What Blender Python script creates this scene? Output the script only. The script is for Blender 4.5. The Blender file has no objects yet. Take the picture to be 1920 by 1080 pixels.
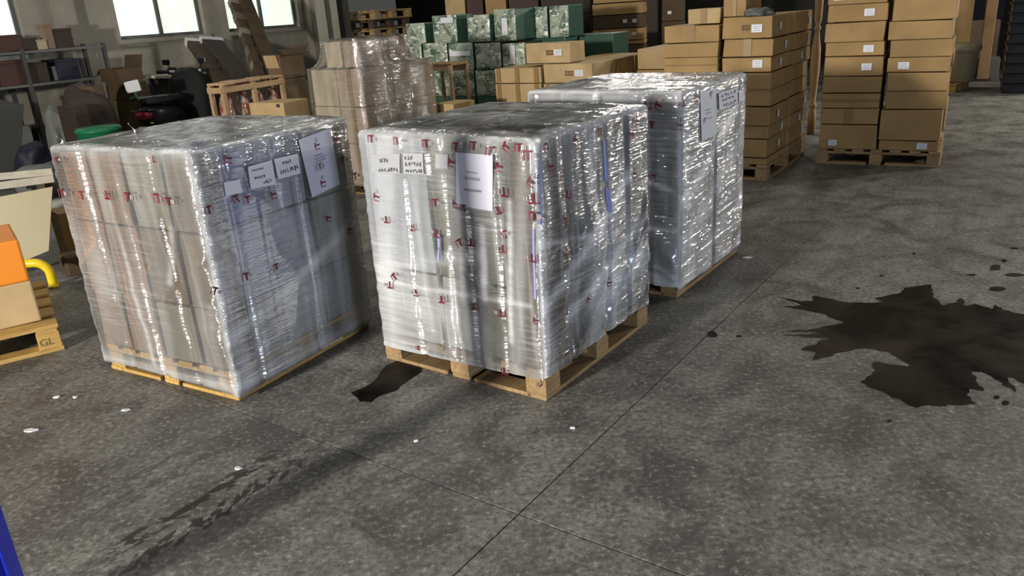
import bpy, bmesh, math, random
import numpy as np
from mathutils import Vector, Matrix
R = math.radians
rnd = random.Random(7)
SC = bpy.context.scene
COL = SC.collection

# ------------------------------------------------------------------ camera
F_PX, PITCH, ROLL, CAM_H = 1466.6, R(19.72), R(-3.82), 1.6
_fw = np.array([0, math.cos(PITCH), -math.sin(PITCH)])
_up = np.array([0, math.sin(PITCH), math.cos(PITCH)])
_rt = np.array([1.0, 0, 0])
CR = math.cos(ROLL) * _rt + math.sin(ROLL) * _up
CU = -math.sin(ROLL) * _rt + math.cos(ROLL) * _up
CF = _fw
CP = np.array([0, 0, CAM_H])
cd = bpy.data.cameras.new('camera')
cam = bpy.data.objects.new('camera', cd)
COL.objects.link(cam)
cd.sensor_width = 36
cd.lens = F_PX / 1920 * 36
cd.clip_start = 0.05
cam.matrix_world = Matrix(((CR[0], CU[0], -CF[0], 0), (CR[1], CU[1], -CF[1], 0), (CR[2], CU[2], -CF[2], CAM_H), (0, 0, 0, 1)))
SC.camera = cam

# ------------------------------------------------------------------ world, lamps, exposure
w = bpy.data.worlds.new('world'); SC.world = w; w.use_nodes = True
bg = w.node_tree.nodes['Background']
bg.inputs[0].default_value = (0.62, 0.63, 0.60, 1)
bg.inputs[1].default_value = 0.10
SC.view_settings.view_transform = 'Standard'
SC.view_settings.look = 'None'
SC.view_settings.gamma = 1
SC.view_settings.use_curve_mapping = False
SC.view_settings.exposure = 0.0
SC.cycles.max_bounces = 5; SC.cycles.diffuse_bounces = 2; SC.cycles.glossy_bounces = 2
SC.cycles.transparent_max_bounces = 6; SC.cycles.transmission_bounces = 3
SC.cycles.use_adaptive_sampling = True; SC.cycles.adaptive_threshold = 0.03
SC.cycles.caustics_reflective = False; SC.cycles.caustics_refractive = False

def lamp(name, loc, target, size, power, color, shape='SQUARE', sizey=None, spread=None):
    d = bpy.data.lights.new(name, 'AREA'); d.energy = power; d.color = color
    d.shape = 'RECTANGLE' if sizey else shape; d.size = size
    if sizey: d.size_y = sizey
    if spread: d.spread = spread
    o = bpy.data.objects.new(name, d); COL.objects.link(o)
    o.location = loc
    o.rotation_euler = (Vector(target) - Vector(loc)).to_track_quat('-Z', 'Y').to_euler()
    return o
# floodlight behind the photographer on the left, loading door daylight on the right, lamp by the right rear aisle plus one added for glints, added unseen ceiling lamps
lamp('flood_lamp', (-6.2, -3.2, 2.15), (0.5, 4.6, 0.7), 0.45, 1250, (1.0, 0.94, 0.84))
lamp('door_daylight', (3.8, -3.6, 1.35), (-0.2, 3.4, 0.7), 1.6, 250, (0.74, 0.82, 1.0))
for y in (8.3, 10.3):  # the second of this pair is added to draw glints on the film
    lamp('aisle_lamp', (10.4, y, 3.0), (4.2, 7.0, 0.8), 0.25, 205, (1.0, 0.94, 0.82))
for x, y, e in ((-1.5, 3.2, 55), (2.2, 4.6, 30), (0.5, 8.6, 40), (5.2, 12.0, 40), (-3.6, 8.4, 60)):  # unseen lamps, added for ambient light and glints on the wrap
    lamp('added_ceiling_lamp', (x, y, 6.2), (x, y, 0), 0.3, e, (1.0, 0.96, 0.88))
lamp('rear_strip_lamp', (2.7, 13.6, 3.3), (1.2, 5.0, 1.0), 1.4, 55, (1.0, 0.97, 0.86), sizey=0.25)

# ------------------------------------------------------------------ pixel geometry used to lay the place out
def ray(u, v):
    return CF * F_PX + CR * (u - 960) - CU * (v - 540)
def at(u, v, Y):
    d = ray(u, v); return CP + d * (Y / d[1])
def fl(u, v, z=0.0):
    d = ray(u, v); return CP + d * ((z - CAM_H) / d[2])
def proj(P):
    q = np.asarray(P, float) - CP
    return 960 + F_PX * (q @ CR) / (q @ CF), 540 - F_PX * (q @ CU) / (q @ CF)
def on_plane(u, v, P, dirv):
    """hit of a pixel's ray on the upright plane through P along dirv -> (s along dirv, z)"""
    n = np.array([-dirv[1], dirv[0], 0.0]); d = ray(u, v)
    t = ((np.array([P[0], P[1], 0]) - CP) @ n) / (d @ n)
    X = CP + d * t
    return (X[0] - P[0]) * dirv[0] + (X[1] - P[1]) * dirv[1], X[2]
def axes(yaw):
    return np.array([math.cos(yaw), math.sin(yaw)]), np.array([-math.sin(yaw), math.cos(yaw)])

# ------------------------------------------------------------------ mesh helpers
def film_attrs(me, U, seed, milk=None):
    """veil: upright bands where the film lies thicker; patch: areas with fine level ripples"""
    u, v = U[:, 0], U[:, 1]; rp = lambda x, a, b: np.clip((x - a) / (b - a), 0, 1)
    ds = .5 * (vn(u * 2.1, v * 2.1, seed + 90) - .5)
    wide = .6 * vn((u + .06 * v) * 9 + ds, v * .9, seed + 91) + .4 * vn((u + .1 * v) * 19 + ds, v * 1.7, seed + 92)
    vert = .6 * vn((u - .05 * v) * 30 + ds, v * 1.6, seed + 93) + .4 * vn((u - .05 * v) * 62, v * 3.1, seed + 94)
    cl = .65 * vn(u * 2.6, v * 2.6, seed + 95) + .35 * vn(u * 6, v * 6, seed + 96)
    for nm, val in (('veil', .55 * rp(wide, .30, .75) + .35 * rp(vert, .56, .78)), ('patch', rp(cl, .46, .64)), ('milk', np.zeros(len(u)) if milk is None else milk)):
        me.attributes.new(nm, 'FLOAT', 'POINT').data.foreach_set('value', np.clip(val, 0, 1).astype(np.float32))
class MB:
    def __init__(s): s.v = []; s.f = []; s.m = []
    def add(s, vs, fs, mi=0):
        o = len(s.v); s.v += [tuple(map(float, q)) for q in vs]; s.f += [tuple(i + o for i in f) for f in fs]; s.m += [mi] * len(fs); return s
    def box(s, c, sz, rot=None, mi=0, bev=0.0):
        bm = bmesh.new(); bmesh.ops.create_cube(bm, size=1)
        for q in bm.verts: q.co = Vector((q.co.x * sz[0], q.co.y * sz[1], q.co.z * sz[2]))
        if bev: bmesh.ops.bevel(bm, geom=bm.edges[:], offset=bev, segments=2, affect='EDGES', profile=.6)
        M = Matrix.Translation(c) @ (rot.to_4x4() if rot is not None else Matrix.Identity(4))
        bm.verts.ensure_lookup_table()
        for i, q in enumerate(bm.verts): q.index = i
        s.add([M @ q.co for q in bm.verts], [[q.index for q in f.verts] for f in bm.faces], mi); bm.free(); return s
    def bar(s, p, q, wd, th, mi=0, bev=0.0, up=(0, 0, 1)):
        p, q = Vector(p), Vector(q); z = (q - p); L = z.length; z.normalize()
        x = Vector(up).cross(z)
        if x.length < 1e-4: x = Vector((1, 0, 0))
        x.normalize(); y = z.cross(x)
        return s.box((p + q) / 2, (wd, th, L), Matrix((x, y, z)).transposed(), mi, bev)
    def tube(s, pts, rad, n=10, mi=0, cap=True):
        pts = [Vector(p) for p in pts]; rr = rad if isinstance(rad, (list, tuple)) else [rad] * len(pts)
        vs = []; fs = []; px = None
        for i, p in enumerate(pts):
            t = (pts[min(i + 1, len(pts) - 1)] - pts[max(i - 1, 0)]).normalized()
            if px is None: px = t.orthogonal().normalized()
            px = (px - t * px.dot(t)).normalized(); py = t.cross(px)
            for k in range(n):
                a = 2 * math.pi * k / n; vs.append(p + (px * math.cos(a) + py * math.sin(a)) * rr[i])
        for i in range(len(pts) - 1):
            for k in range(n): fs.append((i * n + k, i * n + (k + 1) % n, (i + 1) * n + (k + 1) % n, (i + 1) * n + k))
        if cap: fs += [tuple(range(n))[::-1], tuple((len(pts) - 1) * n + k for k in range(n))]
        return s.add(vs, fs, mi)
    def lathe(s, prof, c=(0, 0, 0), n=20, mi=0):
        return s.tube([(c[0], c[1], c[2] + z) for r, z in prof], [max(r, 1e-4) for r, z in prof], n, mi)
    def build(s, name, mats, parent=None, smooth=False):
        me = bpy.data.meshes.new(name); me.from_pydata(s.v, [], s.f)
        for m in (mats if isinstance(mats, (list, tuple)) else [mats]): me.materials.append(m)
        me.polygons.foreach_set('material_index', s.m)
        if smooth: me.polygons.foreach_set('use_smooth', [True] * len(s.f))
        me.update()
        o = bpy.data.objects.new(name, me); COL.objects.link(o)
        if parent is not None: o.parent = parent
        return o
def tag(o, label=None, cat=None, group=None, kind=None):
    if label: o['label'] = label
    if cat: o['category'] = cat
    if group: o['group'] = group
    if kind: o['kind'] = kind
    return o
def thing(name, label, cat, loc, yaw=0.0, group=None):
    o = bpy.data.objects.new(name, None); o.empty_display_size = .1; COL.objects.link(o)
    o.location = loc; o.rotation_euler = (0, 0, yaw)
    return tag(o, label, cat, group)
_tab = np.random.RandomState(3).rand(256, 256)
def vn(x, y, seed=0):
    x = np.asarray(x, float) + seed * 17.31; y = np.asarray(y, float) + seed * 9.77
    xi = np.floor(x).astype(int); yi = np.floor(y).astype(int); fx = x - xi; fy = y - yi
    fx = fx * fx * (3 - 2 * fx); fy = fy * fy * (3 - 2 * fy)
    g = lambda a, b: _tab[a % 256, b % 256]
    return (g(xi, yi) * (1 - fx) + g(xi + 1, yi) * fx) * (1 - fy) + (g(xi, yi + 1) * (1 - fx) + g(xi + 1, yi + 1) * fx) * fy
ORDX = ['first', 'second', 'third', 'fourth', 'fifth', 'sixth', 'seventh', 'eighth', 'ninth', 'tenth', 'eleventh', 'twelfth', 'thirteenth', 'fourteenth']
ORD = ['first', 'second', 'third', 'fourth', 'fifth', 'sixth', 'seventh', 'eighth', 'ninth', 'tenth', 'eleventh', 'twelfth', 'thirteenth']

# ------------------------------------------------------------------ materials
class NT:
    def __init__(s, name):
        s.mat = bpy.data.materials.new(name); s.mat.use_nodes = True; s.t = s.mat.node_tree; s.n = s.t.nodes
        s.p = s.n['Principled BSDF']; s.out = s.n['Material Output']
    def new(s, typ, **kw):
        n = s.n.new(typ)
        for k, v in kw.items(): setattr(n, k, v)
        return n
    def link(s, a, b): s.t.links.new(a, b)
    def coord(s, kind='Object', scale=(1, 1, 1), rot=(0, 0, 0), rnd_off=False):
        if kind == 'Position': src = s.new('ShaderNodeNewGeometry').outputs['Position']
        else: src = s.new('ShaderNodeTexCoord').outputs[kind]
        if rnd_off:
            oi = s.new('ShaderNodeObjectInfo'); mm = s.new('ShaderNodeMath', operation='MULTIPLY'); mm.inputs[1].default_value = 37.0
            s.link(oi.outputs['Random'], mm.inputs[0]); va = s.new('ShaderNodeVectorMath', operation='ADD')
            s.link(src, va.inputs[0]); s.link(mm.outputs[0], va.inputs[1]); src = va.outputs[0]
        m = s.new('ShaderNodeMapping'); m.inputs['Scale'].default_value = scale; m.inputs['Rotation'].default_value = rot
        s.link(src, m.inputs['Vector']); return m.outputs[0]
    def noise(s, vec, scale=5, detail=4, rough=.55, dist=0):
        n = s.new('ShaderNodeTexNoise'); n.inputs['Scale'].default_value = scale; n.inputs['Detail'].default_value = detail
        n.inputs['Roughness'].default_value = rough; n.inputs['Distortion'].default_value = dist; s.link(vec, n.inputs['Vector']); return n.outputs['Fac']
    def ramp(s, fac, stops):
        r = s.new('ShaderNodeValToRGB'); e = r.color_ramp.elements
        while len(e) < len(stops): e.new(.5)
        for i, (p, c) in enumerate(stops):
            e[i].position = p; e[i].color = (c, c, c, 1) if isinstance(c, (int, float)) else tuple(c) + (1,)
        s.link(fac, r.inputs[0]); return r.outputs[0]
    def mix(s, fac, a, b, mode='MIX'):
        m = s.new('ShaderNodeMix', data_type='RGBA', blend_type=mode)
        for i, x in ((0, fac), (6, a), (7, b)):
            if hasattr(x, 'links'): s.link(x, m.inputs[i])
            else: m.inputs[i].default_value = x if i == 0 else (tuple(x) + (1,))
        return m.outputs[2]
    def math(s, op, a, b=0.0, clamp=False):
        m = s.new('ShaderNodeMath', operation=op); m.use_clamp = clamp
        for i, x in ((0, a), (1, b)):
            if hasattr(x, 'links'): s.link(x, m.inputs[i])
            else: m.inputs[i].default_value = x
        return m.outputs[0]
    def bump(s, h, strength=.3, dist=.01, to=None):
        b = s.new('ShaderNodeBump'); b.inputs['Strength'].default_value = strength; b.inputs['Distance'].default_value = dist
        s.link(h, b.inputs['Height'])
        if to is None: s.link(b.outputs[0], s.p.inputs['Normal'])
        return b.outputs[0]
    def setp(s, **kw):
        names = dict(base='Base Color', rough='Roughness', spec='Specular IOR Level', metal='Metallic', coat='Coat Weight', coatr='Coat Roughness', emis='Emission Color', emiss='Emission Strength', trans='Transmission Weight', alpha='Alpha')
        for k, x in kw.items():
            i = s.p.inputs[names[k]]
            if hasattr(x, 'links'): s.link(x, i)
            else: i.default_value = (tuple(x) + (1,)) if isinstance(x, (tuple, list)) else x
        return s
def simple(name, col, rough=.6, var=.12, scale=6, spec=.4, metal=0, bump=0.0, coat=0.0):
    n = NT(name); c = n.coord('Object', rnd_off=True); f = n.noise(c, scale, 4)
    lo = tuple(max(0, x * (1 - var)) for x in col); hi = tuple(x * (1 + var) for x in col)
    oi = n.new('ShaderNodeObjectInfo')
    base = n.mix(f, lo, hi)
    base = n.mix(n.math('MULTIPLY', oi.outputs['Random'], .25), base, tuple(x * .7 for x in col))
    n.setp(base=base, rough=rough, spec=spec, metal=metal, coat=coat)
    if bump: n.bump(n.noise(c, scale * 6, 3), bump, .004)
    return n.mat
def wood(name, col, dark, rough=.7):
    n = NT(name); c = n.coord('Object', (3, 3, 3), rnd_off=True)
    g = n.noise(n.coord('Object', (2.5, 30, 30), rnd_off=True), 2.2, 5, .6, .4)
    b = n.mix(n.ramp(g, [(.3, 0.0), (.7, 1.0)]), dark, col)
    b = n.mix(n.ramp(n.noise(c, 1.4, 4), [(.5, 0.0), (.78, .55)]), b, tuple(x * .35 for x in dark))
    oi = n.new('ShaderNodeObjectInfo'); b = n.mix(n.math('MULTIPLY', oi.outputs['Random'], .4), b, dark)
    n.setp(base=b, rough=rough, spec=.3); n.bump(g, .25, .003); return n.mat
def kraft(name, col, rough=.72):
    n = NT(name); c = n.coord('Object', rnd_off=True)
    f = n.noise(c, 3.0, 3); fib = n.noise(n.coord('Object', (1, 1, 14), rnd_off=True), 9, 2)
    oi = n.new('ShaderNodeObjectInfo')
    lo = tuple(x * .72 for x in col); hi = tuple(x * 1.12 for x in col)
    b = n.mix(n.ramp(f, [(.3, 0.0), (.7, 1.0)]), lo, hi)
    b = n.mix(n.math('MULTIPLY', fib, .3), b, tuple(x * .8 for x in col))
    b = n.mix(n.math('MULTIPLY', oi.outputs['Random'], .3), b, (col[0] * .75, col[1] * .72, col[2] * .62))
    n.setp(base=b, rough=rough, spec=.28); return n.mat
M = {}
M['kraft'] = kraft('kraft_board', (.38, .245, .105))
M['kraft_pale'] = kraft('pale_kraft_board', (.52, .375, .20))
M['kraft_dark'] = kraft('dark_kraft_board', (.085, .056, .032))  # darkened to put the unlit left background's shade into the colour
M['kraft_pink'] = kraft('pinkish_kraft_board', (.27, .185, .135))
M['cream_carton'] = kraft('cream_carton_board', (.70, .58, .42))  # brightened so the lit side of the stepped load is in the colour
M['rose_carton'] = kraft('rose_carton_board', (.56, .42, .34))
M['umber'] = kraft('umber_board', (.17, .115, .07))  # darker kraft that carries shade on the carton tower and stepped load
M['olive'] = kraft('olive_brown_board', (.10, .08, .035))
M['tape'] = simple('brown_tape', (.30, .185, .08), .3, .08, spec=.5)
M['white_paper'] = simple('white_paper', (.72, .73, .78), .55, .03, 12)
M['cool_paper'] = simple('cool_white_paper', (.60, .60, .70), .5, .03, 12)
M['slip'] = simple('grey_white_slip', (.40, .41, .43), .55, .04, 12)
M['print'] = simple('grey_print', (.10, .10, .12), .6, .1)
M['faint_print'] = simple('faint_grey_print', (.40, .40, .47), .6, .05)
M['mark'] = simple('brown_carton_print', (.17, .10, .045), .7, .1)
M['red_logo'] = simple('dark_red_print', (.13, .004, .016), .5, .1)
M['red_logo2'] = simple('red_print', (.26, .03, .05), .5, .1)
M['pink_print'] = simple('faint_red_print', (.36, .29, .30), .5, .1)
M['pallet'] = wood('pallet_wood', (.46, .32, .16), (.24, .15, .07))
M['pallet_yellow'] = wood('yellow_pallet_wood', (.62, .40, .12), (.36, .22, .07))
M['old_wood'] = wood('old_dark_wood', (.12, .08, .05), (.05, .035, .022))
M['tan_wood'] = wood('tan_turned_wood', (.55, .38, .22), (.40, .26, .14))
M['white_wood'] = wood('white_painted_board', (.72, .68, .58), (.55, .50, .42))
M['greywhite'] = kraft('grey_white_carton', (.46, .47, .47))
M['bluegrey'] = kraft('blue_grey_carton', (.46, .49, .60))
M['lightgrey'] = kraft('light_foam_carton', (.56, .57, .56))
M['darkgrey'] = kraft('dark_grey_carton', (.30, .31, .31))
M['blue_print'] = kraft('bluish_carton', (.36, .40, .62))
M['olive_grey'] = kraft('olive_grey_carton', (.40, .41, .36))
M['brown_grey'] = kraft('brown_grey_carton', (.18, .14, .105))
M['beige_grey'] = kraft('beige_grey_carton', (.25, .235, .19))
M['white_blue'] = kraft('white_bluish_carton', (.60, .63, .70))
M['deep_grey'] = kraft('deep_green_grey_carton', (.135, .145, .13))
M['green'] = simple('green_plastic_wrap', (.035, .095, .065), .35, .2, 5, spec=.5)
M['green_bright'] = simple('bright_green_plastic', (.01, .16, .07), .45, .2, 5)
M['black'] = simple('black_plastic', (.008, .009, .011), .28, .3, 8, spec=.5)
M['black_matte'] = simple('black_cloth', (.006, .007, .009), .75, .3, 8)
M['chrome'] = simple('bright_metal', (.75, .75, .77), .18, .05, 8, metal=1)
M['trim_highlight'] = simple('painted_highlight_grey', (.62, .62, .62), .3, .05, 8)  # pale grey puts the metal's bright highlights into the colour
M['red_lens'] = simple('red_lens', (.30, .02, .05), .2, .1, 8, coat=.5)
M['yellow'] = simple('yellow_plastic', (.80, .58, .02), .35, .08, 8)
M['orange'] = simple('orange_print', (.85, .27, .015), .4, .08, 4)
M['blue'] = simple('blue_paint', (.006, .018, .42), .35, .15, 3, coat=.2)
M['blue_strip'] = simple('blue_film_strip', (.30, .33, .62), .3, .1, 8)
M['grey_metal'] = simple('grey_steel', (.11, .115, .115), .5, .2, 6)  # lowered for the shelf, its dim surroundings painted into the steel tone
M['dark_metal'] = simple('dark_steel', (.05, .05, .05), .55, .2, 6)
M['plaster'] = None
M['dark_brown'] = simple('dark_brown_stuff', (.038, .025, .020), .7, .3, 5)  # deepened for shelf clutter that gets little light, shade in the colour
M['maroon'] = simple('maroon_board', (.06, .026, .022), .65, .2, 5)  # tone lowered to paint in the dimness around the shelf boxes
M['grey_cloth'] = simple('grey_sheet', (.17, .18, .17), .7, .2, 5)
M['dark_sheet'] = simple('shaded_grey_sheet', (.05, .053, .05), .7, .2, 4)  # grey sheet darkened, the dim left corner's shade is in the colour
M['beige'] = simple('beige_board', (.42, .37, .24), .6, .08, 2)
M['cream'] = simple('cream_plastic', (.34, .29, .18), .4, .08, 4)
M['navy'] = simple('dark_navy', (.012, .014, .03), .6, .2, 5)

def concrete():
    n = NT('worn_concrete'); c = n.coord('Position')
    big = n.noise(c, .55, 5, .6, .3); mid = n.noise(c, 3.2, 7, .68, .6); fine = n.noise(c, 44, 4, .72)
    smear = n.noise(n.coord('Position', (1, 1, 1), (0, 0, R(-36))), 1, 1)
    sv = n.coord('Position', (1, 1, 1)); mp = n.new('ShaderNodeMapping'); mp.vector_type = 'POINT'
    mp.inputs['Rotation'].default_value = (0, 0, R(-54)); n.link(sv, mp.inputs[0])
    ms = n.new('ShaderNodeMapping'); ms.inputs['Scale'].default_value = (1.0, 7.0, 1); n.link(mp.outputs[0], ms.inputs[0])
    smear = n.noise(ms.outputs[0], 1.6, 6, .65, .3)
    b = n.mix(n.ramp(big, [(.3, 0.0), (.72, 1.0)]), (.138, .136, .125), (.24, .236, .214))
    b = n.mix(n.ramp(mid, [(.38, .9), (.58, 0.0)]), b, (.062, .060, .055))
    b = n.mix(n.ramp(smear, [(.34, .55), (.52, 0.0)]), b, (.082, .080, .073))
    b = n.mix(n.ramp(smear, [(.6, 0.0), (.85, .4)]), b, (.31, .305, .28))
    b = n.mix(n.ramp(fine, [(.38, .75), (.50, 0.0)]), b, (.055, .054, .05))
    b = n.mix(n.ramp(fine, [(.55, 0.0), (.70, .8)]), b, (.38, .37, .345))
    vo = n.new('ShaderNodeTexVoronoi'); vo.inputs['Scale'].default_value = 55; n.link(c, vo.inputs['Vector'])
    spk = n.math('MULTIPLY', n.ramp(vo.outputs['Distance'], [(.06, 1.0), (.13, 0.0)]), n.ramp(n.noise(c, 1.3, 3), [(.5, 0.0), (.66, 1.0)]))
    b = n.mix(n.math('MULTIPLY', spk, .7), b, (.40, .40, .40))
    # dirt pressed into the concrete by tyres: two rows of broken lumps along each track
    def track(p, q, half, dens, col):
        a_ = fl(*p); b_ = fl(*q); d_ = (b_ - a_)[:2]; L_ = float(np.hypot(*d_)); d_ = d_ / L_
        def dot(vx, vy):
            vs = n.new('ShaderNodeVectorMath', operation='SUBTRACT'); n.link(c, vs.inputs[0]); vs.inputs[1].default_value = (a_[0], a_[1], 0)
            vd = n.new('ShaderNodeVectorMath', operation='DOT_PRODUCT'); n.link(vs.outputs[0], vd.inputs[0]); vd.inputs[1].default_value = (vx, vy, 0); return vd.outputs['Value']
        t_ = dot(d_[0], d_[1]); nn = dot(-d_[1], d_[0]); an = n.math('ABSOLUTE', nn)
        row = n.math('SUBTRACT', 1.0, n.math('MULTIPLY', n.math('ABSOLUTE', n.math('SUBTRACT', an, half * .62)), 1 / (half * .55)), True)
        cx = n.new('ShaderNodeCombineXYZ'); n.link(n.math('ADD', n.math('MULTIPLY', t_, 19.0), n.math('MULTIPLY', an, 16.0)), cx.inputs[0]); n.link(n.math('MULTIPLY', nn, 26.0), cx.inputs[1])
        lump = n.noise(cx.outputs[0], 1, 3, .6, .35)
        ends = n.math('MULTIPLY', n.math('MULTIPLY', t_, 4.0, True), n.math('MULTIPLY', n.math('SUBTRACT', L_, t_), 2.5, True))
        k_ = n.math('MULTIPLY', n.math('MULTIPLY', n.ramp(n.math('ADD', lump, n.math('MULTIPLY', row, .06)), [(.53, 0.0), (.58, 1.0)]), n.math('MULTIPLY', row, 3.0, True)), n.math('MULTIPLY', ends, dens))
        return k_, col
    for args in (((130, 1110), (640, 795), .10, .95, (.016, .016, .014)), ((60, 1010), (520, 770), .10, .55, (.045, .044, .040)), ((560, 1010), (1010, 790), .13, .45, (.045, .044, .040))):
        k_, col = track(*args); b = n.mix(k_, b, col)
    rg = n.ramp(mid, [(.3, .42), (.7, .68)])
    n.setp(base=b, rough=rg, spec=.35)
    h = n.math('ADD', n.math('MULTIPLY', fine, .6), n.math('MULTIPLY', mid, .8))
    n.bump(h, .35, .006); return n.mat
M['concrete'] = concrete()
def plaster(name, col):
    n = NT(name); c = n.coord('Position')
    f = n.noise(c, 1.1, 6, .65); st = n.noise(n.coord('Position', (3, 3, .35)), 1.3, 5, .6)
    b = n.mix(n.ramp(f, [(.3, 0.0), (.7, 1.0)]), tuple(x * .72 for x in col), col)
    b = n.mix(n.ramp(st, [(.5, 0.0), (.8, .5)]), b, tuple(x * .5 for x in col))
    n.setp(base=b, rough=.85, spec=.2); n.bump(f, .25, .01); return n.mat
M['plaster'] = plaster('grimy_plaster', (.33, .312, .262))
M['plaster_dark'] = plaster('shaded_grimy_plaster', (.05, .048, .042))  # near-black tone stands in for the unlit depth of the hall
def pane():
    n = NT('frosted_daylight_pane'); c = n.coord('Object'); f = n.noise(c, 1.4, 3)
    col = n.mix(n.ramp(f, [(.4, 0.0), (.75, 1.0)]), (.84, .95, .90), (.98, .98, .70))
    n.setp(base=(.3, .3, .3), rough=.3, emis=col, emiss=1.0); return n.mat
M['pane'] = pane()
def wet():
    n = NT('oily_wet_patch'); c = n.coord('Position'); f = n.noise(c, 5, 6, .65, .5); g = n.noise(c, 2.3, 3, .6, .5)
    b = n.mix(n.ramp(f, [(.35, 0.0), (.7, 1.0)]), (.0045, .0042, .0037), (.015, .0125, .009))
    b = n.mix(n.ramp(g, [(.42, 0.0), (.62, .85)]), b, (.040, .032, .024))
    n.setp(base=b, rough=n.ramp(f, [(.3, .30), (.7, .55)]), spec=.04); return n.mat
M['wet'] = wet()
def film(name, op_lo, op_hi, tint=(.80, .82, .84), ang=0.0, gloss=.20, rough=.09, diag=0.0):
    """stretch film: clear plastic, milky where it is bunched or lies in many layers (attribute milk), glints on its ridges"""
    n = NT(name); n.n.remove(n.p)
    line2 = n.noise(n.coord('UV', (3.2, 70, 1), (0, 0, ang + .03)), 1, 2, .6, .3)
    dg = n.noise(n.coord('UV', (2.4, 42, 1), (0, 0, diag)), 1, 2, .6, .25)
    def attr(nm):
        a_ = n.new('ShaderNodeAttribute'); a_.attribute_name = nm; return a_.outputs['Fac']
    milk = attr('milk'); veil = attr('veil'); patch = attr('patch'); span = op_hi - op_lo
    op = n.math('ADD', op_lo, n.math('MULTIPLY', veil, span))
    op = n.math('ADD', op, n.math('MULTIPLY', n.math('MULTIPLY', n.ramp(line2, [(.45, 0.0), (.68, 1.0)]), patch), span * .45))
    op = n.math('ADD', op, n.math('MULTIPLY', milk, n.math('ADD', n.math('MULTIPLY', dg, 1.0), .25))); op = n.math('MINIMUM', op, .85)
    h = n.math('ADD', n.math('MULTIPLY', line2, .55), n.math('MULTIPLY', n.ramp(dg, [(.48, 0.0), (.66, 1.0)]), .65))
    dash = n.noise(n.coord('UV', (17, 120, 1), (0, 0, diag * .35)), 1, 1, .5, .2)
    h = n.math('ADD', h, n.math('MULTIPLY', n.ramp(dash, [(.50, 0.0), (.68, 1.0)]), .22))
    nb = n.bump(h, .9, .006, to=0)
    tr = n.new('ShaderNodeBsdfTransparent'); tr.inputs[0].default_value = (.95, .96, .97, 1)
    di = n.new('ShaderNodeBsdfDiffuse'); di.inputs[0].default_value = tint + (1,)
    gl = n.new('ShaderNodeBsdfGlossy'); gl.inputs['Color'].default_value = (.95, .96, 1, 1); gl.inputs['Roughness'].default_value = rough; n.link(nb, gl.inputs['Normal'])
    m1 = n.new('ShaderNodeMixShader'); n.link(op, m1.inputs[0]); n.link(tr.outputs[0], m1.inputs[1]); n.link(di.outputs[0], m1.inputs[2])
    fr = n.new('ShaderNodeFresnel'); fr.inputs[0].default_value = 1.45
    gf = n.math('ADD', n.math('MULTIPLY', fr.outputs[0], .6), gloss, True)
    m2 = n.new('ShaderNodeMixShader'); n.link(gf, m2.inputs[0]); n.link(m1.outputs[0], m2.inputs[1]); n.link(gl.outputs[0], m2.inputs[2])
    n.link(m2.outputs[0], n.out.inputs[0]); return n.mat
M['film_a'] = film('stretch_film_soft', .03, .28, ang=R(-2), diag=R(-18))
M['film_b'] = film('stretch_film_milky', .04, .55, ang=R(2), diag=R(-36), gloss=.22)
M['film_c'] = film('stretch_film_silver', .14, .52, ang=R(-3), diag=R(-38), gloss=.22)
M['film_e'] = film('stretch_film_warm', .04, .36, (.85, .80, .70), ang=R(-3), diag=R(-20))

# ------------------------------------------------------------------ the setting
YAW = R(54)
EA, EL = axes(YAW)
CROSS = fl(972, 964)[:2]
floor = MB().box((0, 6, -.034), (60, 60, .06)).build('floor', simple('joint_dirt', (.06, .058, .053), .9))
tag(floor, 'dark grey worn concrete warehouse floor', kind='structure')
slab_me = None
SL = 5.0
for i in range(-2, 5):
    for j in range(-4, 4):
        c = CROSS + EA * (i + .5) * SL + EL * (j + .5) * SL
        if slab_me is None:
            o = MB().box((0, 0, -.012), (SL - .0045, SL - .0045, .024), bev=.002).build('floor_slab', M['concrete'], floor); slab_me = o.data
        else:
            o = bpy.data.objects.new('floor_slab', slab_me); COL.objects.link(o); o.parent = floor
        o.location = (c[0], c[1], 0); o.rotation_euler = (0, 0, YAW)

# window wall on the left, running away to the right
WP = at(300, 70, 12.6)[:2]
def wall_s(u, v=60): return on_plane(u, v, WP, EA)
WT = .3
def wpt(s, z, off=0.0):
    q = WP + EA * s - (-EL) * 0 + (-EL) * off
    return (q[0], q[1], z)
def wallbox(mb, s0, s1, z0, z1, off0, off1, bev=0.0):
    c = WP + EA * (s0 + s1) / 2 - EL * (off0 + off1) / 2
    return mb.box((c[0], c[1], (z0 + z1) / 2), (abs(s1 - s0), abs(off1 - off0), z1 - z0), Matrix.Rotation(YAW, 3, 'Z'), bev=bev)
sw = []
for ul, ur in ((-150, 46), (226, 388), (432, 566)):
    sw.append((wall_s(ul, 66)[0], wall_s(ur, 66)[0]))
zs = float(np.mean([wall_s(225, 73)[1], wall_s(385, 66)[1], wall_s(560, 50)[1]])); zt = zs + 1.7
s_end = wall_s(655)[0]
wb = MB()
cuts = [-9.0] + [x for p in sw for x in p] + [s_end]
wallbox(wb, -9, s_end, 0, zs, -WT, 0); wallbox(wb, -9, s_end, zt, 6.4, -WT, 0)
for k in range(0, len(cuts), 2): wallbox(wb, cuts[k], cuts[k + 1], zs, zt, -WT, 0)
wl = tag(wb.build('wall_left', M['plaster']), 'grimy grey plaster wall with three bright windows', kind='structure')
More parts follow.
